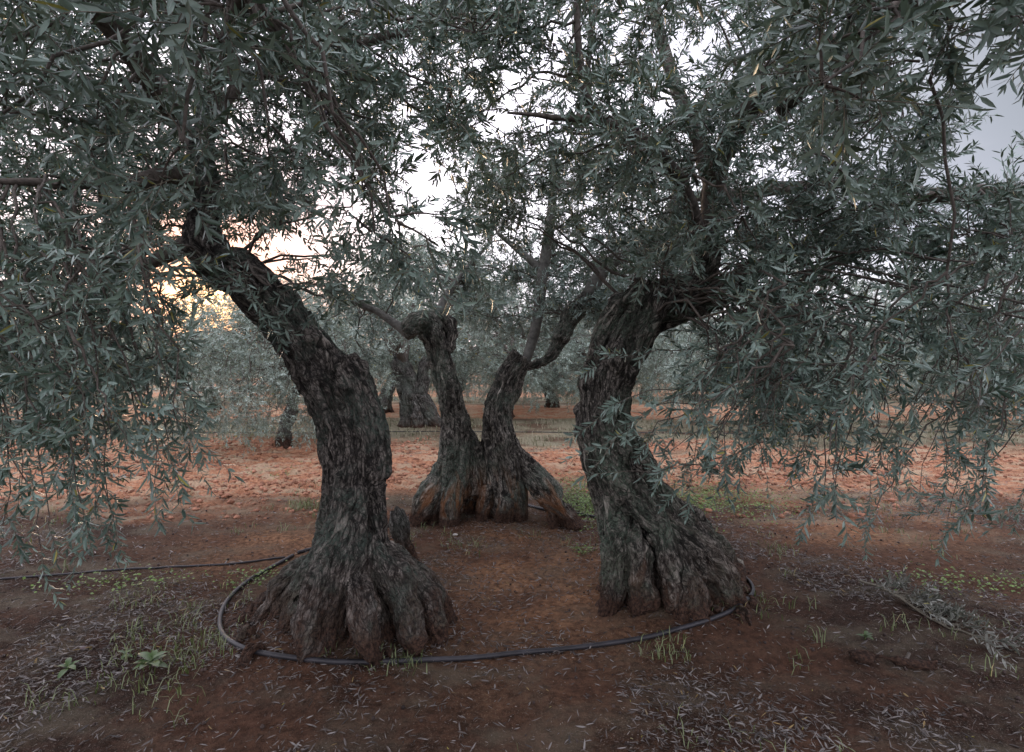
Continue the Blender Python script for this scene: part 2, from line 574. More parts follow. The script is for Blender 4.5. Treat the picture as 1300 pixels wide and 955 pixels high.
class Crown:
    def __init__(s, seed, temps, limbs):
        s.r = np.random.default_rng(seed)
        s.t = temps
        s.limb = np.concatenate([crom(l, 40) for l in limbs]) if limbs else None
        s.pos, s.dir = [], []
        s.wood = Acc()
        s.berries = []

    def branch(s, a, b, r0, r1, sag=0.08, n=7, seg=5):
        t = np.linspace(0, 1, n)[:, None]
        L = np.linalg.norm(b - a)
        P = a * (1 - t) + b * t
        P[:, 2] += (sag * L * np.sin(t[:, 0] * math.pi))
        P[1:-1] += s.r.normal(0, 0.022 * L, (n - 2, 3))
        V, Q = tube(P, np.linspace(r0, r1, n), seg)
        s.wood.add(V, Q, 0)
        return P

    def twigs(s, pos, d):
        s.pos.append(np.atleast_2d(pos)); s.dir.append(np.atleast_2d(d))

    def root_of(s, c, up=True):
        d = np.linalg.norm(s.limb[:, :3] - c, axis=1) + (0.5 * np.maximum(0, s.limb[:, 2] - c[2]) if up else 0)
        i = int(np.argmin(d))
        return s.limb[i, :3], s.limb[i, 3]

    def clump(s, c, rad, n, droop=0.35, connect=True, per=7):
        c = np.asarray(c, dtype=float)
        rad = np.broadcast_to(rad, (3,))
        if connect and s.limb is not None:
            a, ra = s.root_of(c)
            L = np.linalg.norm(c - a)
            s.branch(a, c, min(ra * .6, 0.004 + 0.007 * L), 0.004, 0.08, 9, 6)
        for _ in range(max(2, int(round(n / per)))):
            v = norm(s.r.normal(size=3)) * s.r.random() ** 0.45
            q = c + v * rad
            s.branch(c + v * rad * .12, q, 0.005, 0.0025, 0.06, 5, 4)
            u = norm(v + 1e-6)
            k = per
            off = s.r.normal(0, 0.30, (k, 3)) * rad * .45
            dr = norm(u * .55 + s.r.normal(0, .55, (k, 3)) + A([0, 0, .15 - droop * .55]))
            s.twigs(q + off, dr)
            for o in off[:4]:
                V, Q = tube(A([q, q + o * .5 + A([0, 0, .01]), q + o]), 0.0017, 3)
                s.wood.add(V, Q, 0)

    def hang(s, a, b, n, r0=0.006, sag=-.0, droop=.12, spread=1.0):
        """a long pendulous shoot with side shoots all along it"""
        a = np.asarray(a, float); b = np.asarray(b, float)
        m = 12
        t = np.linspace(0, 1, m)
        # goes out first, then bends down
        h = b - a
        P = a + np.stack([h[0] * t ** .8, h[1] * t ** .8, h[2] * t ** 1.35], 1)
        P[1:] += np.cumsum(s.r.normal(0, 0.020, (m - 1, 3)), 0)
        V, Q = tube(P, np.linspace(r0, 0.0018, m), 5)
        s.wood.add(V, Q, 0)
        f = np.sort(s.r.uniform(0.12, 1, n))
        q = np.stack([np.interp(f, t, P[:, k]) for k in range(3)], 1)
        T = norm(np.gradient(P, axis=0))
        tt = np.stack([np.interp(f, t, T[:, k]) for k in range(3)], 1)
        s.twigs(q, norm(tt + s.r.normal(0, spread, (n, 3)) + A([0, 0, -droop])))
        s.twigs(P[-1], norm(T[-1]))

    def build(s, name, mats, parent, scale=(0.8, 1.2), bname='branchwork', bmat=None):
        pos = np.concatenate(s.pos); d = norm(np.concatenate(s.dir))
        n = len(pos)
        down = A([0, 0, -1.0])
        x = down - d * (d @ down)[:, None] + s.r.normal(0, .5, (n, 3))
        x = x - d * (x * d).sum(1)[:, None]
        x = norm(x)
        y = np.cross(d, x)
        R = np.stack([x, y, d], 2)
        sc = s.r.uniform(*scale, n)
        which = s.r.integers(0, len(s.t), n)
        acc = Acc()
        for k, (V, Q, M, Rn) in enumerate(s.t):
            idx = np.where(which == k)[0]
            if len(idx) == 0: continue
            VV = np.einsum('nij,vj->nvi', R[idx], V) * sc[idx][:, None, None] + pos[idx][:, None, :]
            nv = len(V)
            QQ = (Q[None] + (np.arange(len(idx)) * nv)[:, None, None]).reshape(-1, 4)
            off = s.r.random(len(idx))
            RR = (Rn[None] * .65 + off[:, None] * .35)
            RR = np.where(s.r.random(RR.shape) < 0.010, 1.0, np.minimum(RR, .96)).ravel()
            acc.add(VV.reshape(-1, 3), QQ, np.tile(M, len(idx)), RR)
        ob = link(name, acc.mesh(name, mats), parent)
        if s.wood.V:
            link(bname, s.wood.mesh(bname, [bmat or M_branch]), parent)
        return ob, n


OLIVE = []


def fruit(pos, root, r0=0.0075):
    """ripe olives, one small mesh shared by all of them; placed relative to the tree's base"""
    if not OLIVE:
        t = np.linspace(-1, 1, 7)
        P = np.stack([t * 0, t * 0, t * r0 * 1.3], 1)
        V, Q = tube(P, r0 * np.sqrt(np.maximum(1 - t ** 2, 0.02)), 8, True)
        a = Acc(); a.add(V, Q, 0)
        OLIVE.append(a.mesh('olive', [M_olive]))
    for p in pos:
        link('olive', OLIVE[0], root, tuple(p - A(root.location)))


def empty(name, loc):
    o = bpy.data.objects.new(name, None)
    o.location = loc
    o.empty_display_size = 0.3
    C.objects.link(o)
    bpy.context.view_layer.update()
    return o


class Local:
    """parts are built in world coordinates; this shifts them under their thing's empty"""
    @staticmethod
    def settle(root):
        l = root.location.copy()
        for ch in root.children:
            me = ch.data
            co = np.empty(len(me.vertices) * 3, dtype=np.float32)
            me.vertices.foreach_get('co', co)
            co = co.reshape(-1, 3) - A([l.x, l.y, l.z], dtype=np.float32)
            me.vertices.foreach_set('co', co.ravel())
            me.update()


# ------------------------------------------------------------------ ground shape
TREES = [(-0.93, 3.02, 0.60, 0.15), (-1.22, 2.95, 0.36, 0.06), (0.98, 3.52, 0.6, 0.10), (-0.22, 5.25, 0.9, 0.05), (-2.1, 12.0, 1.2, 0.10)]


def ground_z(x, y):
    x = np.asarray(x, float); y = np.asarray(y, float)
    z = np.zeros(np.broadcast(x, y).shape)
    for tx, ty, r, h in TREES:
        z = z + h * np.exp(-(((x - tx) ** 2 + (y - ty) ** 2) / (r * r * .5)))
    p = np.stack([x, y, x * 0], -1)
    band = tilled(x, y)
    far = np.clip(y / 60, 0, 1)
    z = z + 0.035 * fbm(p * 0.55, 2, 3)
    z = z + (0.012 + 0.030 * band) * fbm(p * A([3.2, 5.0, 1]), 3, 8)
    z = z + (0.008 + 0.060 * band) * (.35 - np.abs(fbm(p * A([9, 14, 1]), 3, 15))) * np.clip(1.4 - y / 18, 0, 1)
    z = z + (0.008 + 0.018 * band) * fbm(p * A([42, 46, 1]), 2, 25) * np.clip(1.3 - y / 9, 0, 1)
    return z


def tilled(x, y):
    """1 on the worked red soil between the tree rows, 0 on the weedy strips under them"""
    p = np.stack([x * 0.35, y * 0.8, x * 0], -1)
    yy = y + 1.5 * fbm(p, 2, 44) + .5 * fbm(p * 5, 2, 45)
    t = smooth(5.1, 7.4, yy + .8 * fbm(p * 2.3, 2, 46)) * (1 - smooth(9.2, 11.0, yy))
    for a in (14.0, 22.0, 30.0, 38.0, 46.0, 54.0):
        t = t + smooth(a - .6, a + .6, yy) * (1 - smooth(a + 3.6, a + 5.0, yy))
    return np.clip(t, 0, 1)


def bare_patch(x, y):
    """open orange-brown earth between the three near trees"""
    return np.clip(1.15 * np.exp(-((x - .12) ** 2 / .42 + (y - 3.9) ** 2 / 1.3)) + .8 * np.exp(-((x + 1.9) ** 2 / .5 + (y - 4.6) ** 2 / .5)) + .7 * np.exp(-((x - 3.0) ** 2 / .8 + (y - 4.7) ** 2 / .3)), 0, 1)


def build_ground():
    def axis(lo, hi, step, dense_lo, dense_hi, grow=1.09):
        mid = list(np.arange(dense_lo, dense_hi, step))
        a, st = mid[-1], step
        while a < hi:
            st *= grow; a += st; mid.append(a)
        b, st, low = mid[0], step, []
        while b > lo:
            st *= grow; b -= st; low.append(b)
        return A(low[::-1] + mid)
    xs = axis(-400, 400, 0.024, -4.6, 4.6, 1.05)
    ys = axis(-60, 900, 0.022, 1.6, 9.5, 1.035)
    X, Y = np.meshgrid(xs, ys)
    Z = ground_z(X, Y)
    V = np.stack([X, Y, Z], -1).reshape(-1, 3)
    nx, ny = len(xs), len(ys)
    i, j = np.meshgrid(np.arange(ny - 1), np.arange(nx - 1), indexing='ij')
    Q = np.stack([i * nx + j, i * nx + j + 1, (i + 1) * nx + j + 1, (i + 1) * nx + j], -1).reshape(-1, 4)
    m, nt, out = new_mat('red_orchard_soil')
    gp = N(nt, 'ShaderNodeNewGeometry').outputs['Position']
    til = N(nt, 'ShaderNodeAttribute', attribute_name='tilled').outputs['Fac']
    a1 = noise_n(nt, gp, 2.2, 6, 0.62, (1, 1.6, 1))
    a2 = noise_n(nt, gp, 26, 5, 0.7)
    a3 = noise_n(nt, gp, 140, 3, 0.7)
    red = mixc(nt, ramp(nt, a2, [(0.3, 0), (0.7, 1)]), (0.22, 0.088, 0.046), (0.52, 0.28, 0.165))
    a4 = noise_n(nt, gp, 7, 5, 0.7, (1, 2.2, 1))
    red = mixc(nt, ramp(nt, a4, [(0.50, 0), (0.62, .8)]), red, (0.17, 0.06, 0.035))
    red = mixc(nt, ramp(nt, a3, [(0.58, 0), (0.68, .7)]), red, (0.55, 0.46, 0.36))
    red = mixc(nt, ramp(nt, a1, [(0.47, 0), (0.58, .75)]), red, (0.40, 0.32, 0.22))
    brn = mixc(nt, ramp(nt, a2, [(0.3, 0), (0.7, 1)]), (0.012, 0.008, 0.006), (0.055, 0.031, 0.022))  # brown soil, taken darker to put foreground shade into its colour
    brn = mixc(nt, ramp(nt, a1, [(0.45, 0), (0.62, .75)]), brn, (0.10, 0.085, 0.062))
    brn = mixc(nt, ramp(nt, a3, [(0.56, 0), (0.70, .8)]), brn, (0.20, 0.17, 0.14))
    sep = N(nt, 'ShaderNodeSeparateXYZ')
    nt.links.new(gp, sep.inputs[0])
    # strips far off: dry grey-green weeds
    mr = N(nt, 'ShaderNodeMapRange')
    mr.inputs['From Min'].default_value = 5.2
    mr.inputs['From Max'].default_value = 9
    nt.links.new(sep.outputs['Y'], mr.inputs['Value'])
    weed = mixc(nt, ramp(nt, a2, [(0.35, 0), (0.65, 1)]), (0.11, 0.115, 0.07), (0.25, 0.22, 0.16))
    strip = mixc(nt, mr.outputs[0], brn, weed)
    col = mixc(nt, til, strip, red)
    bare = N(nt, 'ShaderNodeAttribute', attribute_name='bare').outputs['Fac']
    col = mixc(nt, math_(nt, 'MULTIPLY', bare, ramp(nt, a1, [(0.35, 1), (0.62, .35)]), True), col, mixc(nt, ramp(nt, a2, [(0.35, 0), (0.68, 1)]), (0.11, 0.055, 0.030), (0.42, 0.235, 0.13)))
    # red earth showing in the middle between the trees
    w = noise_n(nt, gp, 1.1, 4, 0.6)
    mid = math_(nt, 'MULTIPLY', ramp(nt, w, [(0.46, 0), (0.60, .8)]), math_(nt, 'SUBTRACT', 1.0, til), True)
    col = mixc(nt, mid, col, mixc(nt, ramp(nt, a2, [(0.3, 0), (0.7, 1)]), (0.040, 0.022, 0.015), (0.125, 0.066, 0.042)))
    bs = N(nt, 'ShaderNodeBsdfPrincipled')
    bs.inputs['Roughness'].default_value = 0.95
    bs.inputs['Specular IOR Level'].default_value = 0.1
    nt.links.new(col, bs.inputs['Base Color'])
    bp = N(nt, 'ShaderNodeBump')
    bp.inputs['Strength'].default_value = 1.0
    bp.inputs['Distance'].default_value = 0.02
    nt.links.new(math_(nt, 'ADD', a2, math_(nt, 'MULTIPLY', a3, .4)), bp.inputs['Height'])
    nt.links.new(bp.outputs[0], bs.inputs['Normal'])
    nt.links.new(bs.outputs[0], out.inputs[0])
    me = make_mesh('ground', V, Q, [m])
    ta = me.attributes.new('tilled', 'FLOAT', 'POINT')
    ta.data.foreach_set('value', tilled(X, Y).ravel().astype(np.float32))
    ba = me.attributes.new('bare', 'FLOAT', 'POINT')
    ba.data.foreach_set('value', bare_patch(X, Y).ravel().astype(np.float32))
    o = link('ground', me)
    tag(o, 'red orchard earth with weedy strips under the tree rows', 'ground', kind='structure')
    return o


build_ground()


def gz(x, y):
    return float(ground_z(A([x]), A([y]))[0])


def extend(axis, root):
    return axis


# ------------------------------------------------------------------ LEFT TREE
def left_tree():
    d = 3.10
    ax = axis_px([(436, 838, 104, 0), (438, 800, 98), (440, 765, 86), (446, 715, 66), (452, 665, 50), (453, 610, 44), (449, 560, 43),
                  (437, 520, 41), (412, 480, 38), (380, 438, 33), (354, 402, 32), (330, 374, 32), (302, 352, 31),
                  (272, 338, 29), (254, 328, 24)], d)
    P, st = strands_for(ax, 10, 1.3, off=.68, rad=.32, wander=.7, seed=3, root_len=(0.06, 0.22))
    core = P.copy(); core[:, 3] *= np.interp(np.linspace(0, 1, 70), [0, .12, .3, 1], [.78, .66, .58, .6])
    tubes = [core] + st + rootlets(P, 46, 71, r=(.008, .028), out=(.02, .16))
    # sawn stub on the right shoulder
    tubes.append(crom(axis_px([(462, 600, 30), (462, 550, 31), (450, 505, 31), (437, 472, 26), (432, 455, 21)], d - .02), 26))
    # limb going on from the bend
    up = crom(axis_px([(285, 345, 26), (265, 325, 22), (257, 290, 15, .02), (262, 245, 12, .05), (259, 195, 11, .1), (266, 130, 9, .15)], d), 30)
    tubes.append(up)
    # strong roots out to the left and to the front
    for rows in ([(418, 690, 28, .02), (376, 745, 25, 0), (340, 785, 19, -.04), (310, 812, 13, -.08), (288, 830, 7, -.1)],
                 [(412, 715, 24, .1), (362, 760, 20, .12), (322, 788, 13, .12), (298, 803, 7, .1)],
                 [(425, 730, 22, -.12), (385, 780, 18, -.2), (352, 815, 12, -.26), (332, 836, 6, -.28)],
                 [(405, 715, 26), (372, 770, 20, -.08), (340, 808, 13, -.16), (316, 826, 7, -.18)],
                 [(420, 700, 24, -.15), (398, 770, 15, -.33), (385, 822, 11, -.42), (380, 838, 6, -.40)],
                 [(450, 720, 26, -.15), (462, 780, 18, -.36), (470, 825, 13, -.46), (480, 840, 7, -.44)],
                 [(485, 690, 26, -.05), (520, 740, 22, -.06), (543, 780, 17, -.10), (556, 815, 9, -.14)],
                 [(478, 690, 26, -.1), (505, 750, 21, -.2), (520, 795, 14, -.28), (528, 830, 7, -.32)],
                 [(490, 690, 20, .05), (530, 735, 17, .1), (556, 768, 11, .1), (570, 790, 5, .1)],
                 [(400, 760, 18, .1), (340, 785, 14, .12), (300, 800, 8, .15)]):
        tubes.append(fade_in(crom(axis_px(rows, d), 30)))
    root = empty('olive_tree', (-0.90, 3.10, 0.0))
    cav = [(at(447, 590, 2.85), at(440, 720, 2.72), .022, .05), (at(432, 745, 2.62), at(425, 790, 2.6), .035, .06), (at(505, 800, 2.7), at(500, 830, 2.65), .03, .04),
           (at(395, 470, 2.95), at(425, 540, 2.9), .02, .035), (at(420, 462, 3.0), at(426, 500, 2.92), .016, .05)]
    trunk_object('trunk', tubes, M_bark_left, root, 0.0062, 1.0, 2, seed=1, cavities=cav)
    limbs = [
        axis_px([(266, 140, 9, .15), (280, 60, 9, .1), (330, -20, 10, 0), (400, -120, 8, -.1)], d),
        axis_px([(262, 240, 9, .05), (225, 228, 11, -.1), (170, 235, 11, -.3), (110, 232, 8, -.4), (30, 235, 5, -.5), (-60, 232, 2, -.6)], d),
        axis_px([(259, 205, 8, .1), (215, 120, 8, .3), (150, 40, 8, .5), (60, -60, 6, .6)], d),
        axis_px([(264, 150, 7, .1), (330, 95, 8, .3), (420, 60, 8, .5), (520, 40, 6, .6)], d),
        axis_px([(266, 140, 8, .15), (300, 20, 9, -.9), (330, -220, 10, -1.6), (380, -500, 8, -2.1)], d),
        axis_px([(256, 300, 14), (200, 330, 9, .2), (120, 350, 7, .4), (60, 360, 5, .5)], d),
        A([[-1.75, 3.0, 2.75, .05], [-1.9, 2.2, 3.2, .045], [-1.9, 1.2, 3.5, .04], [-1.8, 0.2, 3.5, .03], [-1.6, -.8, 3.4, .02]]),
    ]
    for l in limbs:
        c = crom(l, 26)
        n = np.stack([fbm(c[:, :3] * 4 + k * 9, 2, 5 + k) for k in range(3)], 1) * 0.035
        n[0] = 0
        c[:, :3] += n
        V, Q = tube(c[:, :3], c[:, 3], 10, True)
        a = Acc(); a.add(V, Q, 0)
        link('limb', a.mesh('limb', [M_branch]), root)
    tp = templates(11, 0)
    cr = Crown(21, tp, limbs + [up])
    r_ = cr.r
    # dense mass over the left half (px, py, depth, radius, twigs)
    def fill(n, x, y, dd, rad, tw, droop=.35, keep=lambda px, py: True):
        k = 0
        while k < n:
            px, py = r_.uniform(*x), r_.uniform(*y)
            if not keep(px, py): continue
            k += 1
            q = r_.uniform(*dd)
            if 150 < px < 430 and 215 < py < 430: q = r_.uniform(3.5, 4.3)
            cr.clump(at(px, py, q), A([1, 1, .8]) * r_.uniform(*rad), int(r_.uniform(*tw)), droop)
    fill(48, (-130, 420), (-110, 300), (2.2, 4.2), (.22, .34), (40, 64))
    fill(13, (90, 400), (70, 275), (3.7, 4.8), (.26, .36), (40, 60))
    fill(12, (-130, 200), (230, 430), (2.4, 3.8), (.22, .32), (28, 46), .5)
    fill(10, (-60, 330), (-60, 230), (1.15, 1.8), (.12, .2), (8, 14), .4)
    fill(34, (380, 610), (-90, 190), (2.6, 4.6), (.22, .32), (26, 44))
    fill(9, (330, 520), (110, 310), (1.8, 2.6), (.14, .2), (12, 18), .5)
    # sprays by the bend and to its right
    for px, py, q, n in ((330, 225, 2.9, 22), (400, 260, 2.7, 20), (455, 250, 2.8, 16), (420, 340, 3.6, 18), (460, 330, 3.4, 16), (480, 200, 2.9, 18),
                         (345, 365, 2.5, 5), (310, 372, 2.6, 5), (400, 375, 2.6, 5)):
        cr.clump(at(px, py, q), A([1, 1, .8]) * .20, n, .5)
    # pendulous skirt at far left
    for k in range(62):
        px = r_.uniform(-60, 225)
        top = r_.uniform(250, 420)
        low = 600 - abs(r_.normal(0, 80)) if k % 3 else 705 - r_.uniform(0, 70) - .2 * max(0, px - 60)
        q = r_.uniform(1.9, 3.3)
        if px > 160: low = min(low, 640 - r_.uniform(0, 160))
        p0 = at(px - r_.uniform(10, 150), top, q)
        cr.hang(p0, at(px, low, q + r_.uniform(-.15, .15)), int((low - top) / 17 * r_.uniform(.6, 1.1)) if k % 3 else int((low - top) / 30))
        if k % 2 == 0:
            a, ra = cr.root_of(p0)
            cr.branch(a, p0, 0.008, 0.005, .1)
    # unseen foliage over and behind the camera, added to shade the foreground
    for k in range(64):
        c = A([r_.uniform(-3.8, 0), r_.uniform(-2.4, 1.3), r_.uniform(2.6, 3.7)])
        cr.clump(c, A([.45, .45, .32]), 56, .35)
    ob, n = cr.build('crown', [M_leaf, M_twig], root)
    pos = np.concatenate(cr.pos)
    pos = pos[(pos[:, 1] > 1.0)]
    Local.settle(root)
    fruit(pos[r_.integers(0, len(pos), 40)] + r_.normal(0, .02, (40, 3)), root)
    tag(root, 'old olive tree whose dark trunk leans left over the hose loop, swollen foot at left', 'olive tree')
    print('left twigs', n)


def right_tree():
    d = 3.52
    ax = axis_px([(856, 788, 86, 0), (852, 755, 82), (842, 715, 74), (820, 670, 62), (798, 625, 53), (779, 582, 45), (769, 545, 39), (769, 505, 37),
                  (780, 460, 36), (799, 420, 37), (818, 388, 37), (832, 364, 32)], d)
    P, st = strands_for(ax, 10, -1.5, off=.70, rad=.31, wander=.8, seed=8, root_len=(0.05, 0.2))
    core = P.copy(); core[:, 3] *= np.interp(np.linspace(0, 1, 70), [0, .12, .3, 1], [.66, .60, .55, .55])
    fork1 = crom(axis_px([(812, 400, 30), (840, 374, 24), (868, 372, 19), (893, 352, 14), (903, 300, 11, .05), (905, 245, 10, .1)], d), 30)
    fork2 = crom(axis_px([(830, 395, 24), (862, 388, 20), (900, 378, 14, .1), (950, 350, 11, .3)], d), 24)
    tubes = [core] + st + rootlets(P, 44, 72, r=(.008, .024), out=(.02, .12)) + [fork1, fork2]
    for rows in ([(785, 650, 24, -.1), (781, 720, 17, -.2), (776, 770, 13, -.25), (760, 800, 7, -.28)],
                 [(808, 660, 20, -.15), (810, 740, 14, -.26), (806, 790, 9, -.3), (798, 805, 5, -.32)],
                 [(845, 690, 24, -.1), (872, 745, 18, -.2), (895, 790, 10, -.28)],
                 [(835, 640, 18, -.16), (850, 710, 14, -.26), (862, 770, 9, -.32), (868, 800, 5, -.34)],
                 [(850, 660, 24, 0), (890, 705, 19, -.02), (918, 745, 14, -.06), (936, 775, 7, -.08)],
                 [(860, 640, 18, .1), (900, 690, 15, .15), (928, 725, 11, .2), (948, 740, 6, .2)]):
        tubes.append(fade_in(crom(axis_px(rows, d), 30)))
    root = empty('olive_tree', (0.98, 3.52, 0.0))
    cav = [(at(768, 590, 3.25), at(797, 705, 3.05), .026, .10), (at(800, 640, 3.2), at(826, 720, 3.1), .016, .045), (at(835, 660, 3.2), at(870, 745, 3.1), .016, .05),
           (at(792, 740, 3.05), at(790, 790, 3.0), .02, .05), (at(762, 562, 3.33), at(762, 566, 3.33), .018, .03), (at(800, 590, 3.3), at(812, 610, 3.25), .02, .04)]
    trunk_object('trunk', tubes, M_bark_right, root, 0.0062, 1.0, 2, seed=60, cavities=cav)
    limbs = [
        axis_px([(903, 300, 13, .05), (906, 240, 14, 0), (935, 160, 13, -.3), (1000, 95, 13, -.7), (1080, 45, 13, -1.1), (1190, 5, 12, -1.5), (1300, -60, 10, -1.7)], d),
        axis_px([(950, 350, 11, .3), (1020, 310, 9, .3), (1100, 280, 9, .2), (1200, 245, 9, 0), (1330, 238, 8, -.2)], d),
        axis_px([(905, 245, 12, .1), (880, 170, 10, .3), (850, 90, 8, .5), (830, 0, 7, .6), (820, -90, 5, .6)], d),
        axis_px([(898, 320, 12, .05), (860, 230, 10, -.3), (800, 165, 8, -.6), (740, 152, 5.5, -.8), (645, 140, 1.5, -.9)], d),
        axis_px([(755, 152, 6, -.75), (738, 100, 5, -.8), (728, 0, 4.5, -.8), (725, -80, 4, -.8)], d),
        axis_px([(762, 152, 6, -.75), (745, 120, 4, -.7), (755, 0, 3.5, -.7), (762, -80, 3, -.7)], d),
        A([[1.5, 3.2, 2.9, .05], [2.0, 2.3, 3.3, .045], [2.1, 1.2, 3.5, .04], [1.9, 0.2, 3.5, .03], [1.5, -.8, 3.4, .02]]),
        A([[1.25, 3.6, 2.5, .05], [2.2, 3.9, 2.7, .04], [3.2, 3.9, 2.6, .03], [4.0, 3.6, 2.3, .02]]),
    ]
    for l in limbs:
        c = crom(l, 26)
        n = np.stack([fbm(c[:, :3] * 4 + k * 9, 2, 5 + k) for k in range(3)], 1) * 0.03
        n[0] = 0
        c[:, :3] += n
        V, Q = tube(c[:, :3], c[:, 3], 10, True)
        a = Acc(); a.add(V, Q, 0)
        link('limb', a.mesh('limb', [M_branch]), root)
    tp = templates(12, 0)
    cr = Crown(22, tp, limbs + [fork1, fork2])
    r_ = cr.r

    def fill(n, x, y, dd, rad, tw, droop=.35, keep=lambda px, py: True):
        k = 0
        while k < n:
            px, py = r_.uniform(*x), r_.uniform(*y)
            if not keep(px, py): continue
            k += 1
            q = r_.uniform(*dd)
            if 730 < px < 930 and 250 < py < 480: q = r_.uniform(3.8, 4.5)
            cr.clump(at(px, py, q), A([1, 1, .8]) * r_.uniform(*rad), int(r_.uniform(*tw)), droop)
    corner = lambda px, py: not (px > 1180 and py < 190)
    fill(44, (760, 1350), (60, 330), (2.5, 4.3), (.22, .32), (26, 44), .35, corner)
    fill(22, (880, 1380), (260, 480), (2.6, 4.2), (.22, .32), (30, 46), .5)
    fill(10, (840, 1230), (-120, 60), (2.2, 4.0), (.2, .3), (14, 26), .3, corner)
    fill(34, (590, 840), (-80, 200), (2.6, 4.2), (.18, .30), (18, 32), .3)
    fill(10, (640, 800), (180, 290), (3.2, 4.4), (.2, .3), (18, 26), .3)
    fill(9, (900, 1180), (-60, 110), (1.5, 2.4), (.14, .2), (10, 16), .3)
    fill(7, (1000, 1330), (-40, 150), (1.2, 1.9), (.10, .16), (5, 9), .3)
    for px, py, q, n in ((845, 310, 3.1, 8), (800, 285, 3.4, 14), (880, 280, 3.0, 12), (950, 330, 3.1, 16), (940, 430, 3.2, 12), (850, 350, 3.0, 4)):
        cr.clump(at(px, py, q), A([1, 1, .8]) * .18, n, .5)
    # skirt on the right, open enough to see the red earth through it
    for k in range(86):
        px = r_.uniform(870, 1360)
        top = r_.uniform(330, 480)
        low = 560 + 0.28 * (px - 850) * .8 - abs(r_.normal(0, 40)) + r_.uniform(0, 50)
        low = min(low, 685)
        if k % 3: low = min(low, r_.uniform(470, 575))
        q = r_.uniform(2.2, 3.9)
        p0 = at(px + r_.uniform(0, 170), top, q)
        cr.hang(p0, at(px, low, q + r_.uniform(-.15, .15)), int((low - top) / 19 * r_.uniform(.6, 1.1)) if k % 3 else int((low - top) / 24), droop=.12)
        if k % 2 == 0:
            a, ra = cr.root_of(p0)
            cr.branch(a, p0, 0.008, 0.005, .1)
    # thin shoots crossing in front of the trunk
    for a_, b_, q in (((930, 440), (785, 452), 2.75), ((960, 470), (775, 510), 2.6), ((960, 500), (778, 545), 2.6), ((980, 560), (800, 590), 2.5), ((930, 500), (810, 560), 2.9)):
        cr.hang(at(*a_, q + .3), at(*b_, q), 6, r0=.004, droop=.1, spread=.35)
    for k in range(64):  # extra clumps out of view overhead, put in to darken the near ground
        c = A([r_.uniform(.0, 3.8), r_.uniform(-2.4, 1.3), r_.uniform(2.6, 3.7)])
        cr.clump(c, A([.45, .45, .32]), 56, .35)
    ob, n = cr.build('crown', [M_leaf, M_twig], root)
    pos = np.concatenate(cr.pos)
    pos = pos[(pos[:, 1] > 1.0)]
    Local.settle(root)
    fruit(pos[r_.integers(0, len(pos), 50)] + r_.normal(0, .02, (50, 3)), root)
    tag(root, 'old olive tree with thick fluted trunk curving up to the right beside the hose end', 'olive tree')
    print('right twigs', n)


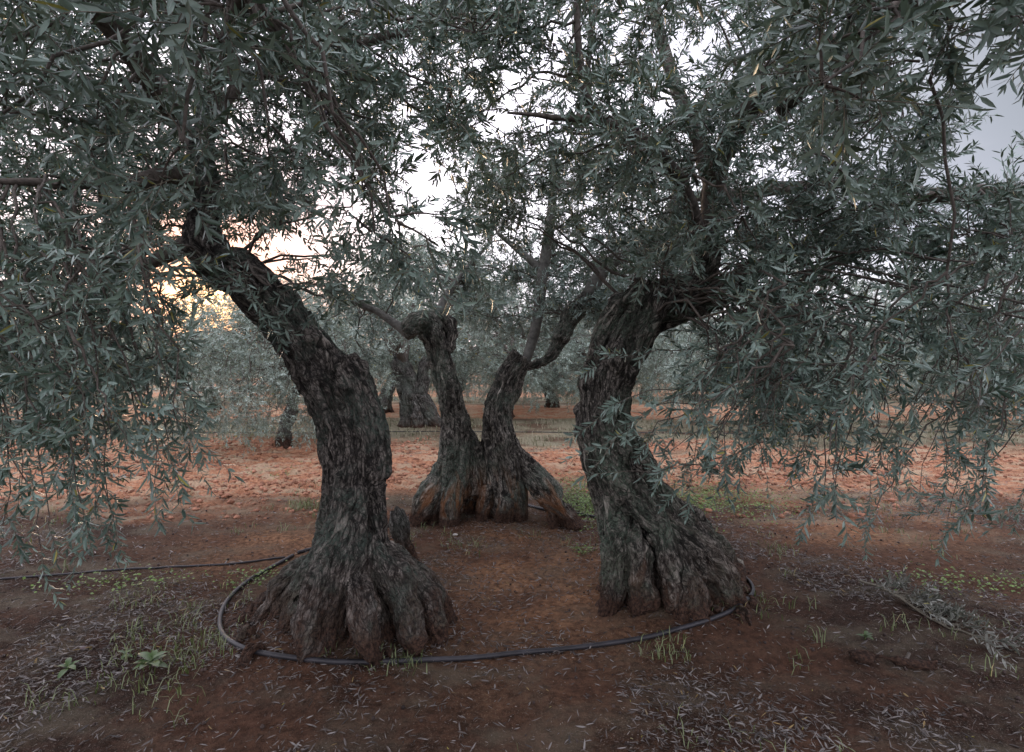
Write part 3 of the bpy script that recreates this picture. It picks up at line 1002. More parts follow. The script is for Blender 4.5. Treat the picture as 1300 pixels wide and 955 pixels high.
def back_tree():
    d = 5.2
    axl = axis_px([(558, 672, 26), (564, 640, 28), (573, 605, 26), (577, 570, 24), (577, 535, 22), (571, 500, 21), (562, 465, 20), (554, 435, 18), (546, 416, 15)], d)
    P1, s1 = strands_for(axl, 7, 1.0, seed=5, root_len=(.02, .06), wander=.3, slim=.95)
    axr = axis_px([(645, 664, 26), (645, 635, 28), (642, 600, 29), (637, 560, 27), (634, 525, 24), (640, 495, 23), (650, 470, 21), (662, 452, 18)], d)
    P2, s2 = strands_for(axr, 7, -.8, seed=6, root_len=(.02, .06), wander=.3, slim=.95)
    c1 = P1.copy(); c1[:, 3] *= .6
    c2 = P2.copy(); c2[:, 3] *= .6
    tubes = [c1, c2] + s1 + s2
    for rows in (
        [(560, 435, 14), (545, 413, 13), (529, 411, 12), (516, 422, 10)],                        # hooked stub
        [(562, 460, 10), (570, 425, 9, .1), (560, 408, 9, .15), (545, 404, 8, .1)],
        [(572, 575, 18), (556, 615, 17, -.05), (538, 645, 15, -.12), (528, 668, 12, -.16), (524, 684, 8, -.18)],   # left foot
        [(580, 600, 14, -.1), (573, 640, 13, -.16), (572, 664, 11, -.2), (573, 682, 7, -.2)],
        [(590, 535, 7, .05), (600, 570, 12, .05), (606, 598, 14, .05), (606, 625, 14, .05)],    # strand joining both
        [(606, 610, 14, .12), (598, 640, 11, .16), (594, 668, 10, .18)],
        [(618, 620, 10, -.05), (612, 650, 8, -.08), (604, 676, 7, -.1)],
        [(650, 560, 18), (668, 592, 18, -.03), (690, 618, 15, -.1), (708, 643, 12, -.16), (722, 662, 10, -.18), (736, 680, 5, -.2)],  # right leg
        [(655, 585, 16, .05), (684, 614, 12, .1), (708, 645, 8, .12), (722, 664, 6, .12)],
        [(700, 640, 8, -.14), (702, 660, 7, -.2), (708, 682, 5, -.24)],
        [(664, 466, 15), (684, 461, 11), (700, 450, 10.5), (714, 425, 10, .05), (730, 398, 9.5, .1), (744, 380, 9, .1)],
    ):
        tubes.append(fade_in(crom(axis_px(rows, d), 30)))
    tubes += rootlets(P1, 8, 73, .5, (.006, .014), (.02, .1))
    cav = [(at(563, 535, 4.98), at(565, 545, 4.98), .03, .07), (at(594, 652, 5.0), at(622, 648, 5.0), .05, .15), (at(634, 590, 4.95), at(640, 625, 4.95), .03, .07), (at(650, 640, 4.9), at(672, 655, 4.9), .03, .06), (at(602, 600, 5.0), at(603, 625, 5.0), .025, .07),
           (at(585, 560, 5.0), at(592, 640, 5.0), .018, .05), (at(555, 640, 4.9), at(552, 670, 4.85), .02, .04)]
    root = empty('olive_tree', (-0.22, 5.2, 0.0))
    trunk_object('trunk', tubes, M_bark_pair, root, 0.0075, .85, 2, seed=90, cavities=cav)
    limbs = [
        axis_px([(744, 380, 9.5, .1), (765, 345, 9, .1), (792, 322, 9, .1), (818, 316, 8, 0), (850, 270, 7, -.1), (880, 200, 5, -.1)], d),
        axis_px([(662, 475, 6), (680, 415, 7, .2), (690, 340, 7, .4), (700, 270, 6, .4), (705, 200, 4, .4)], d),
        axis_px([(522, 424, 9), (500, 410, 5.5, .05), (478, 395, 4.5, .1), (455, 385, 4, .1), (420, 350, 3, .1)], d),
        axis_px([(556, 430, 4, .1), (562, 385, 5, .4), (590, 345, 3.5, .6), (620, 310, 2, .6)], d),
        axis_px([(690, 345, 5, .4), (655, 315, 4, .5), (630, 295, 2, .5)], d),
    ]
    for l in limbs:
        c = crom(l, 24)
        V, Q = tube(c[:, :3], c[:, 3], 10, True)
        a = Acc(); a.add(V, Q, 0)
        link('limb', a.mesh('limb', [M_bark_limb]), root)
    tp = templates(13, 0, leaf=.06)
    cr = Crown(23, tp, limbs)
    r_ = cr.r

    def gap(px, py):
        return not (520 < px < 612 and py < 335)
    k = 0
    while k < 104:
        px, py = r_.uniform(430, 900), r_.uniform(190, 405)
        if not gap(px, py) or (px < 600 and py < 300): continue
        k += 1
        cr.clump(at(px, py, r_.uniform(5.0, 7.0)), A([1, 1, .75]) * r_.uniform(.26, .38), int(r_.uniform(26, 40)), .35)
    for px, py, q in ((640, 395, 5.8), (600, 400, 6.2), (700, 400, 6.0), (760, 400, 5.8), (470, 400, 5.4), (450, 430, 5.6), (590, 360, 5.8)):
        cr.clump(at(px, py, q), A([1, 1, .75]) * .26, 14, .5)
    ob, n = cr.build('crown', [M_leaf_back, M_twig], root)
    Local.settle(root)
    tag(root, 'olive tree with two grey trunks fused at a hollow orange-brown foot in the middle', 'olive tree')
    print('back twigs', n)


M_bark_limb = plain('olive_limb_grey', (0.11, 0.11, 0.10), 0.85, 25, 0.4, 0.2, 0.006)


# ------------------------------------------------------------------ orchard behind
def far_proto(seed, height=4.2, spread=2.6, stems=2, lean=0.0, leaves=1.0, low=0.55, own=None, rtrunk=.26, mat=None, leaf=.085):
    r_ = np.random.default_rng(seed)
    root = empty('olive_tree', (0, 0, 0))
    tubes, limbs = [], []
    if own is None:
        for k in range(stems):
            a = 2 * math.pi * k / max(stems, 1) + r_.uniform(0, 2)
            o = A([math.cos(a), math.sin(a), 0])
            e = o * r_.uniform(.25, .5) + A([lean, 0, 0])
            rt = rtrunk / math.sqrt(stems)
            axis = A([[*(o * .12 + A([0, 0, -.1])), rt * 1.5], [*(o * .10 + A([0, 0, .25])), rt * 1.1], [*(o * .2 + e * .3 + A([0, 0, .8])), rt * .85],
                      [*(o * .2 + e * .8 + A([0, 0, 1.3])), rt * .75], [*(o * .3 + e * 1.4 + A([0, 0, 1.75])), rt * .5]])
            P, st = strands_for(axis, 5, r_.uniform(-1, 1), seed=seed + k, root_len=(.02, .12), wander=.3)
            tubes += [P * A([1, 1, 1, .75])] + st
            top = axis[-1, :3]
            for j in range(3):
                b = r_.uniform(0, 6.28)
                q = top + A([math.cos(b) * .8, math.sin(b) * .8, .9])
                q2 = q + A([math.cos(b) * .5, math.sin(b) * .5, .7])
                limbs.append(A([[*top, rt * .4], [*q, .045], [*q2, .02]]))
    else:
        tubes, limbs = own(r_)
    trunk_object('trunk', tubes, mat or M_bark_far, root, 0.02 if own is None else 0.011, 1.0, 2, seed=seed)
    for l in limbs:
        c = crom(l, 12)
        V, Q = tube(c[:, :3], c[:, 3], 6)
        a = Acc(); a.add(V, Q, 0)
        link('limb', a.mesh('limb', [M_branch]), root)
    tp = templates(seed + 50, 1, (0.22, 0.42), (8, 13), leaf, 8)
    cr = Crown(seed + 70, tp, limbs)
    n = int(84 * leaves)
    for k in range(n):
        a = r_.uniform(0, 6.28)
        u = r_.uniform(0, 1) ** .5
        zz = r_.uniform(0, 1)
        prof = math.sin(min(1, (zz * .82 + .24)) * math.pi) ** .6
        rr = spread * prof * (.35 + .65 * u)
        c = A([math.cos(a) * rr, math.sin(a) * rr, low + .45 + (height - low - .6) * zz])
        c += r_.normal(0, .12, 3)
        cr.clump(c, A([.52, .52, .40]) * r_.uniform(.7, 1.15), int(r_.uniform(18, 34)), .35, True, 9)
    for k in range(int(34 * leaves)):
        a = r_.uniform(0, 6.28)
        rr = spread * r_.uniform(.55, 1.0)
        p0 = A([math.cos(a) * rr * .9, math.sin(a) * rr * .9, r_.uniform(1.5, 2.4)])
        cr.hang(p0, A([math.cos(a) * rr * 1.05, math.sin(a) * rr * 1.05, r_.uniform(low, low + .6)]), 12, r0=.008)
    ob, n = cr.build('crown', [M_leaf_hazed, M_twig], root, bname='branchwork')
    return root


def dup(root):
    r = root.copy()
    C.objects.link(r)
    for ch in root.children:
        c = ch.copy()
        C.objects.link(c)
        c.parent = r
    return r


def forked(r_):
    """the squat forked trunk seen between the left tree and the middle one, x and z from its outline at 12 m"""
    k = 12.0 / F
    def row(px, py, hw, dy=0):
        return [(px - 528) * k, dy, (545 - py) * k, hw * k]
    a1 = A([row(528, 549, 27), row(526, 530, 22), row(522, 505, 19), row(517, 485, 16), row(510, 470, 13), row(505, 459, 10)])
    P, st = strands_for(a1, 7, .8, seed=77, root_len=(.05, .2), wander=.3)
    tubes = [P * A([1, 1, 1, .75])] + st
    tubes.append(crom(A([row(530, 505, 12), row(538, 484, 8), row(541, 466, 7), row(547, 454, 6), row(546, 444, 4)]), 20))
    tubes.append(crom(A([row(532, 510, 14), row(545, 530, 11), row(556, 545, 9), row(562, 552, 5)]), 20))
    tubes.append(crom(A([row(512, 475, 12), row(505, 462, 11), row(500, 455, 8)]), 12))
    limbs = [A([row(546, 446, 4), row(556, 415, 4, .3), row(570, 380, 3, .5), row(585, 350, 2, .6)]),
             A([row(503, 458, 6), row(490, 430, 4, -.1), row(470, 400, 3, .1), row(450, 370, 2, .2)]),
             A([row(512, 464, 6), row(515, 420, 4, .4), row(520, 380, 3, .6), row(530, 330, 2, .7)]),
             A([row(512, 464, 6), row(505, 420, 4, -.6), row(500, 390, 3, -1.1), row(500, 350, 2, -1.3)])]
    return tubes, limbs


left_tree()
right_tree()
back_tree()

protoF = far_proto(101, 3.9, 2.3, own=forked, leaves=1.0, low=1.35, leaf=.075)
protoF.location = (-2.03, 12.0, 0.05)
tag(protoF, 'squat forked olive trunk with pale crown seen between the left tree and the middle one', 'olive tree', 'olive trees in the rows behind')
protoA = far_proto(102, 4.1, 2.5, 2, leaves=1.1, low=.5)
protoB = far_proto(103, 3.7, 2.3, 1, lean=.5, leaves=1.0, low=.6, rtrunk=.2)
protoD = far_proto(105, 3.3, 2.0, 1, leaves=1.6, low=.12, rtrunk=.16, leaf=.07)
protoC = far_proto(104, 4.5, 2.7, 2, leaves=1.15, low=.45)
used = {id(protoA): False}
spots = [  # x, y, proto, scale, label
    (-3.9, 9.6, protoD, .82, 'low drooping olive tree close behind the bend of the left leaning trunk'),
    (1.30, 17.6, protoB, .86, 'slim olive tree with a pale leaning stem seen between the middle and right trunks'),
    (5.6, 12.3, protoC, .95, 'broad olive tree behind the hanging sprays of the right tree'),
    (11.2, 13.8, protoA, 1.0, 'dark olive tree at the far right edge beyond the hanging shoots'),
    (-10.2, 12.2, protoC, .95, 'broad olive tree behind the hanging curtain at the left edge'),
    (-8.9, 17.0, protoB, 1.0, 'olive tree in the second row behind, left of the left trunk'),
    (-1.9, 18.2, protoC, 1.0, 'olive tree in the second row, right behind the squat forked one'),
    (2.3, 15.2, protoC, .84, 'rounded olive tree just left of the right trunk, one row back'),
    (-3.5, 15.4, protoB, 1.0, 'olive tree one row back between the left trunk and the squat forked one'),
    (-0.2, 14.6, protoA, .85, 'olive tree whose pale crown fills the gap between the two middle trunks'),
    (4.9, 21.0, protoA, .95, 'olive tree in the second row, behind the right trunk'),
]
FARL = 'small distant olive tree in the far rows of the grove'
for row, y in enumerate((20.0, 24.5, 31.0, 36.0, 44.5, 54.0)):
    half = 0.95 * y + 4
    x = -half + random.uniform(0, 3)
    while x < half:
        if row == 0 and -9 < x < 8.5:
            x += 6; continue
        if -.66 < x / y < -.44 and y < 33:
            x += 3; continue
        pr = random.choice((protoA, protoB, protoC, protoD))
        spots.append((x, y + random.uniform(-.8, .8), pr, random.uniform(.85, 1.12), FARL))
        x += random.uniform(5.6, 7.2) * (1 + .08 * row)
seen = set()
for x, y, pr, s, lab in spots:
    if pr.name in seen:
        o = dup(pr)
        rz = random.uniform(0, 6.28)
    else:
        seen.add(pr.name); o = pr
        rz = 0.0
    if pr is protoB and lab.startswith('slim'): rz = math.pi
    o.location = (x, y, gz(x, y) - .02)
    o.scale = (s, s, s)
    o.rotation_euler = (0, 0, rz)
    tag(o, lab, 'olive tree', 'olive trees in the rows behind')

# ------------------------------------------------------------------ hose and drip lines
M_hose = plain('black_hose', (0.020, 0.020, 0.024), 0.5, 9, 0.6, 0.4, 0.002)


def hose(name, pts, r, label, n=160, cat='hose', group=None, lift=1.0):
    P = crom(A([[x, y, 0] for x, y in pts]), n)
    P[:, 2] = ground_z(P[:, 0], P[:, 1])
    k = np.ones(9) / 9
    z = np.convolve(np.pad(P[:, 2], 4, mode='edge'), k, 'valid')
    P[:, 2] = np.maximum(z, P[:, 2] - .006) + r * lift
    V, Q = tube(P, r, 10, True)
    a = Acc(); a.add(V, Q, 0)
    o = link(name, a.mesh(name, [M_hose]))
    return tag(o, label, cat, group)


def gp_(px, py):
    """ground point seen at a pixel"""
    d = np.linspace(1.5, 40, 8000)
    x = (px - CX) / F * d
    i = int(np.argmax(CH - (py - HY) / F * d < ground_z(x, d)))
    return (float(x[i]), float(d[i]))


ring = [gp_(*p) for p in ((372, 707), (340, 725), (308, 745), (287, 768), (279, 792), (290, 815), (330, 832), (400, 841), (470, 844), (560, 841), (640, 835),
                          (720, 827), (790, 817), (850, 805), (900, 790), (935, 775), (955, 757), (953, 742), (942, 732))]
ring += [(1.62, 4.35), (1.35, 4.9), gp_(775, 662), gp_(735, 654), gp_(690, 648), (-.1, 5.85), (-.7, 5.6), (-1.15, 4.9), gp_(378, 704)]
hose('irrigation_hose', ring, 0.0125, 'black irrigation hose looped on the ground round the three nearest trees', 420)
hose('drip_line', [gp_(-60, 742), gp_(70, 731), gp_(200, 722), gp_(300, 716), gp_(362, 709)], 0.007, 'thin dark drip line coming in from the left edge to the hose loop', 120, 'drip line')
hose('drip_line', [(-16, 11.3), (-8, 11.45), (-3, 11.3), (0, 11.5), (5, 11.3), (9, 11.45), (16, 11.4)], 0.008, 'long straight drip line across the strip at the squat forked tree', 300, 'drip line')

# ------------------------------------------------------------------ litter, grass, weeds
def scatter_leaves(name, n, xr, yr, mat, label, size=.046, dens=None, curl=.003, seed=5):
    r_ = np.random.default_rng(seed)
    x = r_.uniform(*xr, n); u = r_.random(n)
    y = yr[0] + (yr[1] - yr[0]) * u ** 1.5
    keep = r_.random(n) < dens(x, y) if dens else np.ones(n, bool)
    x, y = x[keep], y[keep]; n = len(x)
    z = ground_z(x, y)
    a = r_.uniform(0, 2 * math.pi, n)
    tilt = r_.normal(.12, .22, n)
    L = size * r_.uniform(.3, 1.15, n); w = L * r_.uniform(.045, .09, n)
    d = np.stack([np.cos(a) * np.cos(tilt), np.sin(a) * np.cos(tilt), np.sin(tilt)], 1)
    s = np.stack([-np.sin(a), np.cos(a), r_.normal(0, .5, n)], 1); s = norm(s)
    p = np.stack([x, y, z + .004 + r_.random(n) * .010], 1)
    up = norm(np.cross(d, s)); up *= np.sign(up[:, 2:3])
    c = r_.uniform(-1, 1.4, n)[:, None] * curl
    b0 = p - d * L[:, None] * .5
    V = np.stack([b0, p - d * L[:, None] * .18 + s * w[:, None] + up * c, p + d * L[:, None] * .2 + s * w[:, None] * .85 + up * c, p + d * L[:, None] * .5,
                  p - d * L[:, None] * .18 - s * w[:, None] + up * c, p + d * L[:, None] * .2 - s * w[:, None] * .85 + up * c], 1)
    base = (np.arange(n) * 6)[:, None, None]
    Q = (A([[0, 3, 2, 1], [0, 4, 5, 3]])[None] + base).reshape(-1, 4)
    me = make_mesh(name, V.reshape(-1, 3), Q, [mat], np.zeros(len(Q)), np.repeat(r_.random(n), 2))
    return tag(link(name, me), label, 'leaf litter', kind='stuff')


M_litter = leaf_material('dry_olive_leaf', (0.085, 0.072, 0.066), (0.26, 0.25, 0.24), (0.22, 0.15, 0.05), 0.0, .6, .15, 2.2)
M_crumb = leaf_material('litter_crumbs', (0.05, 0.035, 0.03), (0.30, 0.27, 0.24), trans=0, rough=.7)


def clods(name, n, label, seed=77):
    r_ = np.random.default_rng(seed)
    x = r_.uniform(-9, 9, n); y = r_.uniform(5.2, 11, n)
    k = r_.random(n) < tilled(x, y) * (.25 + .75 * smooth(-.2, .2, fbm(np.stack([x * .9, y * 1.6, x * 0], -1), 2, 61)))
    x, y = x[k], y[k]; n = len(x)
    # a lumpy eight-cornered clod, subdivided once by hand: 3 rings of 6
    a = np.arange(6) / 6 * 2 * math.pi
    rings = [(-.8, .55), (-.1, 1.0), (.6, .72)]
    base = np.concatenate([np.stack([np.cos(a + j * .5) * r, np.sin(a + j * .5) * r, a * 0 + z], 1) for j, (z, r) in enumerate(rings)] + [A([[0, 0, 1.0], [0, 0, .98]])])
    Q = []
    for j in range(2):
        for i in range(6):
            Q.append([j * 6 + i, j * 6 + (i + 1) % 6, (j + 1) * 6 + (i + 1) % 6, (j + 1) * 6 + i])
    for i in range(0, 6, 2):
        Q.append([12 + i, 12 + (i + 1) % 6, 12 + (i + 2) % 6, 18])
    Q = A(Q)
    S = (.004 + .026 * r_.random(n) ** 4.0)
    V = base[None] * (1 + r_.normal(0, .22, (n, len(base), 3)) * 1.5) * S[:, None, None] * A([1.25, 1.1, .8])
    c, s_ = np.cos(r_.uniform(0, 6.28, n)), np.sin(r_.uniform(0, 6.28, n))
    V = V + np.stack([x, y, ground_z(x, y) + S * .35], 1)[:, None, :]
    QQ = (Q[None] + (np.arange(n) * len(base))[:, None, None]).reshape(-1, 4)
    m = plain('soil_clod', (0.29, 0.15, 0.10), .95, 4, .65, .1)
    me = make_mesh(name, V.reshape(-1, 3), QQ, [m], smooth_shade=False)
    return tag(link(name, me), label, 'soil clods', kind='stuff')


clods('soil_clods', 34000, 'crumbly red clods of tilled soil between the tree rows')
strip = lambda x, y: (1 - .8 * tilled(x, y)) * (1 - .7 * bare_patch(x, y)) * (.16 + .84 * smooth(-.08, .2, fbm(np.stack([x, y, x * 0], -1) * 1.3, 3, 70)))
scatter_leaves('leaf_fragments', 150000, (-6, 6), (1.7, 9.5), M_crumb, 'small crumbs of bark and broken dry leaf on the soil', size=.017, dens=strip, seed=6)
scatter_leaves('leaf_litter', 170000, (-6, 6), (1.7, 9.5), M_litter, 'dry grey fallen olive leaves strewn over the dark earth', dens=strip)


def pebbles():
    r_ = np.random.default_rng(55)
    n = 2600
    x = r_.uniform(-5, 5, n); y = 1.7 + 5.5 * r_.random(n) ** 1.3
    a = np.arange(6) / 6 * 2 * math.pi
    base = np.concatenate([np.stack([np.cos(a) * r, np.sin(a) * r, a * 0 + z], 1) for z, r in ((-.7, .6), (0, 1), (.7, .6))])
    Q = A([[j * 6 + i, j * 6 + (i + 1) % 6, (j + 1) * 6 + (i + 1) % 6, (j + 1) * 6 + i] for j in range(2) for i in range(6)] + [[12, 13, 14, 15], [12, 15, 16, 17]])
    S = .003 + .008 * r_.random(n) ** 2
    V = base[None] * (1 + r_.normal(0, .2, (n, 18, 3))) * S[:, None, None] + np.stack([x, y, ground_z(x, y) + S * .5], 1)[:, None]
    QQ = (Q[None] + (np.arange(n) * 18)[:, None, None]).reshape(-1, 4)
    m = plain('dark_grit', (0.05, 0.035, 0.03), .8, 3, .7, .3)
    tag(link('grit', make_mesh('grit', V.reshape(-1, 3), QQ, [m])), 'scattered grit and shrivelled fallen olives on the dark soil', 'grit', kind='stuff')


pebbles()


def blades(name, centres, mat, label, cat='grass', h=(.03, .09), per=(6, 18), rad=.05, seed=9, wide=.0022, kind='stuff'):
    r_ = np.random.default_rng(seed)
    VV, RR = [], []
    for (cx, cy) in centres:
        k = int(r_.integers(*per))
        x = cx + r_.normal(0, rad, k); y = cy + r_.normal(0, rad, k)
        z = ground_z(x, y)
        a = r_.uniform(0, 6.28, k); H = r_.uniform(*h, k); ln = r_.uniform(.2, 1.1, k)
        o = np.stack([np.cos(a), np.sin(a), a * 0], 1)
        s = np.stack([-np.sin(a), np.cos(a), a * 0], 1) * wide
        b = np.stack([x, y, z - .004], 1)
        m = b + o * (ln * H * .35)[:, None] + A([0, 0, 1]) * (H * .6)[:, None]
        t = b + o * (ln * H * 1.0)[:, None] + A([0, 0, 1]) * (H * (1 - .35 * ln))[:, None]
        V = np.stack([b - s, b + s, m + s * .9, m - s * .9, t + s * .1, t - s * .1], 1)
        VV.append(V.reshape(-1, 3)); RR.append(r_.random(k))
    V = np.concatenate(VV); n = len(V) // 6
    Q = (A([[0, 1, 2, 3], [3, 2, 4, 5]])[None] + (np.arange(n) * 6)[:, None, None]).reshape(-1, 4)
    me = make_mesh(name, V, Q, [mat], np.zeros(len(Q)), np.repeat(np.concatenate(RR), 2))
    return tag(link(name, me), label, cat, kind=kind)


M_grass = leaf_material('grass_blade', (0.10, 0.15, 0.045), (0.16, 0.2, 0.09), (0.4, .34, .16), .2, .5)
M_weed = leaf_material('weed_leaf', (0.05, 0.10, 0.025), (0.10, 0.16, 0.05), (0.2, .2, .05), .15, .45)
M_clover = leaf_material('clover_leaf', (0.12, 0.22, 0.035), (0.17, 0.27, 0.07), (0.3, .3, .1), .25, .5)
r_ = np.random.default_rng(31)
cen = []
for _ in range(330):
    x, y = r_.uniform(-4.5, 4.5), 1.8 + 5 * r_.random() ** 1.3
    if fbm(A([[x, y, 0]]) * 1.1, 2, 91)[0] > -.05: cen.append((x, y))
for px, py, n, sx, sy in ((385, 645, 22, .12, .1), (235, 820, 22, .22, .16), (260, 770, 14, .2, .15), (200, 860, 10, .2, .1), (480, 835, 6, .1, .05), (1120, 800, 14, .5, .2),
                          (500, 690, 6, .1, .1), (780, 690, 6, .05, .05), (840, 822, 5, .1, .05), (570, 540, 4, .2, .3), (330, 560, 60, 1.0, .8), (500, 530, 30, 1.2, .8)):
    c = gp_(px, py)
    for _ in range(n):
        cen.append((c[0] + r_.normal(0, sx), c[1] + r_.normal(0, sy)))
blades('grass', cen, M_grass, 'thin grass tufts sprouting from the litter')
far = []
for _ in range(2600):
    x, y = r_.uniform(-14, 14), r_.uniform(9, 21)
    if tilled(A([x]), A([y]))[0] < .4 and fbm(A([[x * .5, y, 0]]), 2, 33)[0] > -.1: far.append((x, y))
blades('dry_weeds', far, leaf_material('dry_weed', (0.15, 0.165, 0.09), (0.22, 0.21, 0.14), (.3, .28, .18), .1, .7), 'low grey-green weeds on the strips under the rows behind', 'weeds', (.04, .12), (8, 16), .16, 12, .006)


def clover(name, patches, label, seed=3):
    r_ = np.random.default_rng(seed)
    P = []
    for px, py, n, sx, sy in patches:
        c = gp_(px, py)
        x = c[0] + r_.normal(0, sx, n); y = c[1] + r_.normal(0, sy, n)
        P.append(np.stack([x, y, ground_z(x, y) + r_.uniform(.004, .045, n)], 1))
    P = np.concatenate(P); n = len(P)
    nrm = norm(np.stack([r_.normal(0, .4, n), r_.normal(0, .4, n), np.ones(n)], 1))
    u = norm(np.cross(nrm, r_.normal(size=(n, 3)))); w = np.cross(nrm, u)
    s = r_.uniform(.006, .014, n)[:, None]
    V = np.stack([P + u * s, P + w * s * .8 + nrm * s * .2, P - u * s, P - w * s * .8 + nrm * s * .2], 1).reshape(-1, 3)
    Q = (A([[0, 1, 2, 3]])[None] + (np.arange(n) * 4)[:, None, None]).reshape(-1, 4)
    me = make_mesh(name, V, Q, [M_clover], np.zeros(n), r_.random(n))
    return tag(link(name, me), label, 'clover', kind='stuff')


clover('clover', [(735, 630, 1500, .16, .5), (745, 645, 800, .15, .25), (900, 632, 1500, .3, .45), (960, 640, 500, .3, .3), (870, 640, 600, .2, .2), (360, 600, 150, .2, .3), (1240, 742, 300, .3, .12),
                  (740, 702, 70, .05, .06), (330, 735, 200, .15, .1), (345, 548, 500, .7, .5), (582, 530, 260, .35, .4), (150, 742, 200, .3, .1), (560, 535, 200, .5, .5), (700, 500, 300, 1.5, 1.0)],
       'low bright green clover patches beside and behind the trunks')


def weed(px, py, n, L, label, seed):
    """small broad-leaved rosette: stem and leaves"""
    r_ = np.random.default_rng(seed)
    x, y = gp_(px, py); z = gz(x, y)
    root = empty('weed', (x, y, z))
    a = Acc()
    V, Q = tube(A([[0, 0, -.01], [.003, 0, L * .2], [.008, .002, L * .45]]), [.003, .0025, .0015], 6, True)
    a.add(V, Q, 0)
    link('stem', a.mesh('stem', [M_grass]), root)
    for k in range(n):
        an = k * 2.4 + r_.uniform(-.3, .3)
        el = r_.uniform(.15, .8)
        d = A([math.cos(an) * math.cos(el), math.sin(an) * math.cos(el), math.sin(el)])
        s = norm(np.cross(d, [0, 0, 1])); u = np.cross(s, d)
        LL = L * r_.uniform(.7, 1.1); w = LL * .2
        base = A([.004, 0, L * .12 + L * .3 * k / n])
        a = Acc()
        t = np.linspace(0, 1, 6); wd = w * np.sin(np.clip(t * .92 + .08, 0, 1) * math.pi) ** .8
        mid = base + d * (t * LL)[:, None] - A([0, 0, 1]) * (t ** 2 * LL * .35)[:, None]
        Vv = np.concatenate([mid + s * wd[:, None] + u * wd[:, None] * .3, mid, mid - s * wd[:, None] + u * wd[:, None] * .3])
        q = [[i, i + 1, 6 + i + 1, 6 + i] for i in range(5)] + [[6 + i, 6 + i + 1, 12 + i + 1, 12 + i] for i in range(5)]
        a.add(Vv, A(q), 0, r_.uniform(.2, .9))
        link('leaf', a.mesh('leaf', [M_weed]), root)
    tag(root, label, 'weed', 'broad-leaved weeds in the foreground')


weed(85, 853, 7, .075, 'broad-leaved green weed at the bottom left, left of the larger one', 1)
weed(190, 850, 10, .10, 'larger broad-leaved green weed at the bottom left below the hose bend', 2)
weed(158, 835, 5, .05, 'small green weed seedling on bare red earth at lower left', 3)
weed(1098, 812, 6, .05, 'small green weed in the dark litter at lower right above the fallen branch piece', 4)


def fallen_branch():
    p0 = A([*gp_(1090, 742), 0]); p1 = A([*gp_(1250, 822), 0])
    p0[2] = gz(*p0[:2]) + .02; p1[2] = gz(*p1[:2]) + .02
    root = empty('fallen_branch', p0)
    cr = Crown(91, templates(19, 0), [])
    r_ = cr.r
    t = np.linspace(0, 1, 14)[:, None]
    P = p0 * (1 - t) + p1 * t
    P[:, 2] = ground_z(P[:, 0], P[:, 1]) + .025 + .02 * np.sin(t[:, 0] * 7)
    V, Q = tube(P, np.linspace(.008, .003, 14), 6, True)
    a = Acc(); a.add(V, Q, 0)
    for k in range(46):
        i = r_.uniform(.15, 1)
        q = A([np.interp(i, t[:, 0], P[:, c]) for c in range(3)])
        d = norm(A([r_.normal(.5, .6), r_.normal(-.1, .6), abs(r_.normal(.05, .12))]))
        q2 = q + d * r_.uniform(.02, .14) * A([1, 1, .3])
        V, Q = tube(A([q, (q + q2) / 2 + A([0, 0, .005]), q2]), .0025, 4)
        a.add(V, Q, 0)
        cr.twigs(q2 + A([0, 0, .012]), d)
    link('stem', a.mesh('stem', [M_twig]), root)
    cr.build('leaves', [leaf_material('withered_leaf', (0.07, 0.08, 0.06), (0.19, 0.20, 0.175), trans=0, rough=.5), M_twig], root, (.7, 1.0))
    me = root.children[-1].data
    Local.settle(root)
    tag(root, 'cut olive branch with withered grey-green leaves lying on the ground at lower right', 'branch')


fallen_branch()


def log_piece(name, a, b, r, label, mat, cat, bark_amp=.9, upright=False):
    a = A(a); b = A(b)
    root = empty(name, (a[0], a[1], a[2]))
    n = 12
    t = np.linspace(0, 1, n)
    P = a * (1 - t)[:, None] + b * t[:, None]
    P[:, 2] += .012 * np.sin(t * 6)
    rr = r * (1 + .18 * np.sin(t * 9 + 1)) * np.interp(t, [0, .1, .85, 1], [.85, 1.05, .95, .82])
    tb = [np.column_stack([P, rr])]
    tb.append(np.column_stack([P + A([0, 0, r * .45]), rr * .55]))
    o = trunk_object('wood', tb, mat, root, .004, bark_amp * .5, 2, seed=7, seg=12)
    br = crom(A([[*(P[7]), r * .4], [*(P[7] + A([.05, .04, r * 1.1])), r * .28]]), 6)
    V, Q = tube(br[:, :3], br[:, 3], 8, True)
    c = Acc(); c.add(V, Q, 0)
    link('knot', c.mesh('knot', [M_branch]), root)
    Local.settle(root)
    tag(root, label, cat)


g0, g1 = gp_(1078, 838), gp_(1190, 850)
log_piece('dead_log', (*g0, gz(*g0) + .02), (*g1, gz(*g1) + .02), .026, 'short dead piece of wood lying in the litter at the bottom right', M_bark_left, 'log')
g0 = gp_(515, 716)
log_piece('wood_stump', (g0[0] + .015, g0[1] + .03, -.05), (g0[0] - .07, g0[1] + .02, .39), .062, 'weathered grey stump leaning on the right side of the left trunk', M_bark_far, 'stump', 1.3)


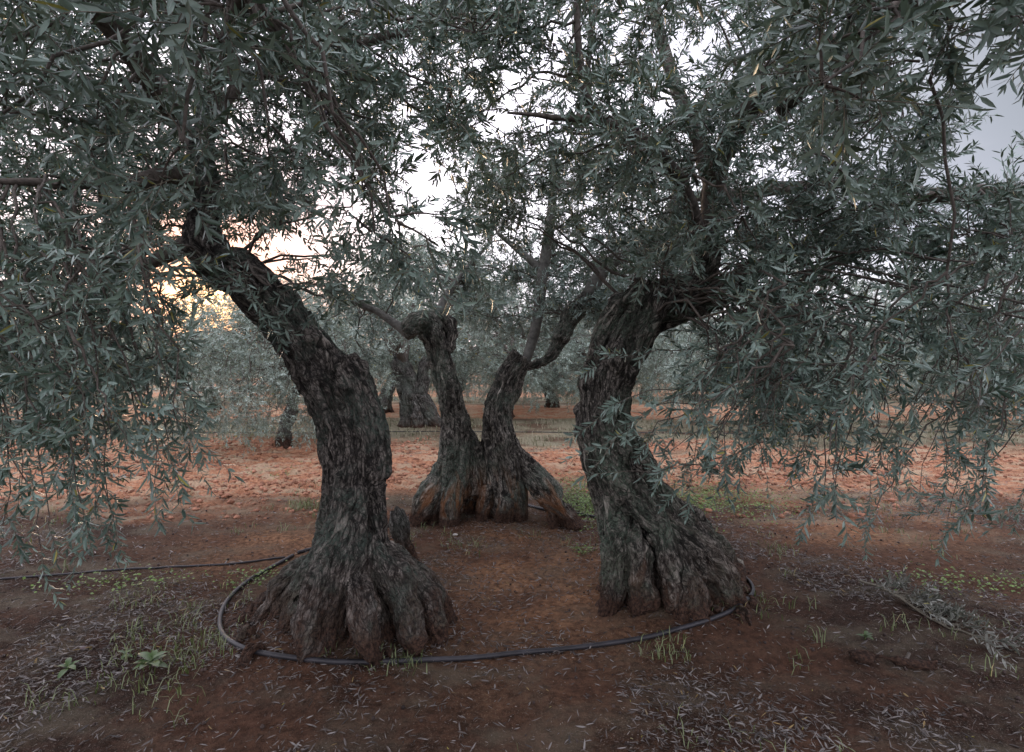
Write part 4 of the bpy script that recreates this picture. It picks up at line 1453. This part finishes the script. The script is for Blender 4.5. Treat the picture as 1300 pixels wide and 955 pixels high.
def stone(px, py, r, label, seed, col=(.62, .6, .58)):
    x, y = gp_(px, py)
    r_ = np.random.default_rng(seed)
    th = np.linspace(-1, 1, 9)
    rows = np.column_stack([th * 0, th * 0, th * r * .6, r * np.sqrt(np.maximum(1 - th ** 2, .01))])
    V, Q = tube(rows[:, :3], rows[:, 3], 14, True)
    V = V * (1 + .25 * fbm(V / r * 1.1 + seed * 3, 2, seed)[:, None]) * A([1.3, .9, 1])
    a = Acc(); a.add(V, Q, 0)
    o = link('stone', a.mesh('stone', [plain('pale_stone', col, .8, 60, .2)]))
    o.location = (x, y, gz(x, y) + r * .3)
    tag(o, label, 'stone')


stone(569, 768, .020, 'small white stone at the right foot of the left trunk', 1)
stone(578, 680, .018, 'small pale stone below the left foot of the middle tree', 2, (.5, .48, .45))
stone(107, 825, .016, 'small dark stone on the red earth at lower left', 4, (.12, .09, .09))

# ------------------------------------------------------------------ camera
cam = bpy.data.cameras.new('camera')
cam.sensor_width = 36
cam.lens = 36 * F / 1300
cam.shift_y = (HY - 955 / 2) / 1300 * -1 * -1
cam.clip_end = 3000
cam.clip_start = 0.05
co = bpy.data.objects.new('camera', cam)
co.location = (0, 0, CH)
co.rotation_euler = (math.radians(90), 0, 0)
C.objects.link(co)
scene.camera = co
# horizon sits above the picture's middle: shift the frame down
cam.shift_y = -(955 / 2 - HY) / 1300

# ------------------------------------------------------------------ sky and light
AZ, EL = math.radians(-28), math.radians(4.8)
SUN = A([math.sin(AZ) * math.cos(EL), math.cos(AZ) * math.cos(EL), math.sin(EL)])
w = bpy.data.worlds.new('World')
scene.world = w
w.use_nodes = True
nt = w.node_tree
nt.nodes.clear()
out = nt.nodes.new('ShaderNodeOutputWorld')
bg = nt.nodes.new('ShaderNodeBackground')
bg.inputs['Strength'].default_value = 0.1
sky = nt.nodes.new('ShaderNodeTexSky')
sky.sky_type = 'NISHITA'
sky.sun_disc = False
sky.sun_elevation = EL
sky.sun_rotation = AZ
tc = nt.nodes.new('ShaderNodeTexCoord')
dirv = tc.outputs['Generated']
mp = N(nt, 'ShaderNodeMapping')
mp.inputs['Scale'].default_value = (1, 1, 3.0)
nt.links.new(dirv, mp.inputs[0])
n1 = noise_n(nt, mp.outputs[0], 2.2, 5, 0.55)
cloud = mixc(nt, ramp(nt, n1, [(0.35, 0), (0.65, 1)]), (3.9, 3.8, 4.6), (8.0, 7.5, 8.2))
mixed = mixc(nt, 0.88, sky.outputs[0], cloud)


def toward(v, power):
    d_ = N(nt, 'ShaderNodeVectorMath', operation='DOT_PRODUCT')
    nt.links.new(dirv, d_.inputs[0])
    d_.inputs[1].default_value = tuple(v)
    return math_(nt, 'POWER', math_(nt, 'MAXIMUM', d_.outputs['Value'], 0.0), power)


# a bank of grey cloud up to the right
GREY = norm(A([0.80, 0.72, 0.42]))
mixed = mixc(nt, math_(nt, 'MULTIPLY', toward(GREY, 10.0), 1.0, True), mixed, (1.0, 1.1, 1.25))
# sunset glow low on the left
mixed = mixc(nt, math_(nt, 'MULTIPLY', toward(SUN, 60.0), 1.1, True), mixed, (6.5, 3.0, 1.9))
tot = mixc(nt, toward(SUN, 900.0), mixed, (22.0, 12.0, 5.5))
nt.links.new(tot, bg.inputs[0])
nt.links.new(bg.outputs[0], out.inputs[0])
sl = bpy.data.lights.new('sun', 'SUN')
sl.energy = 1.2
sl.angle = math.radians(12)
sl.color = (1.0, 0.72, 0.48)
so = bpy.data.objects.new('sun', sl)
from mathutils import Vector
so.rotation_euler = Vector((-SUN[0], -SUN[1], -SUN[2])).to_track_quat('-Z', 'Y').to_euler()
C.objects.link(so)

scene.view_settings.view_transform = 'Standard'
scene.view_settings.look = 'None'
scene.view_settings.exposure = 1.94
scene.view_settings.gamma = 1
scene.cycles.max_bounces = 6
scene.cycles.diffuse_bounces = 4
scene.cycles.use_denoising = True
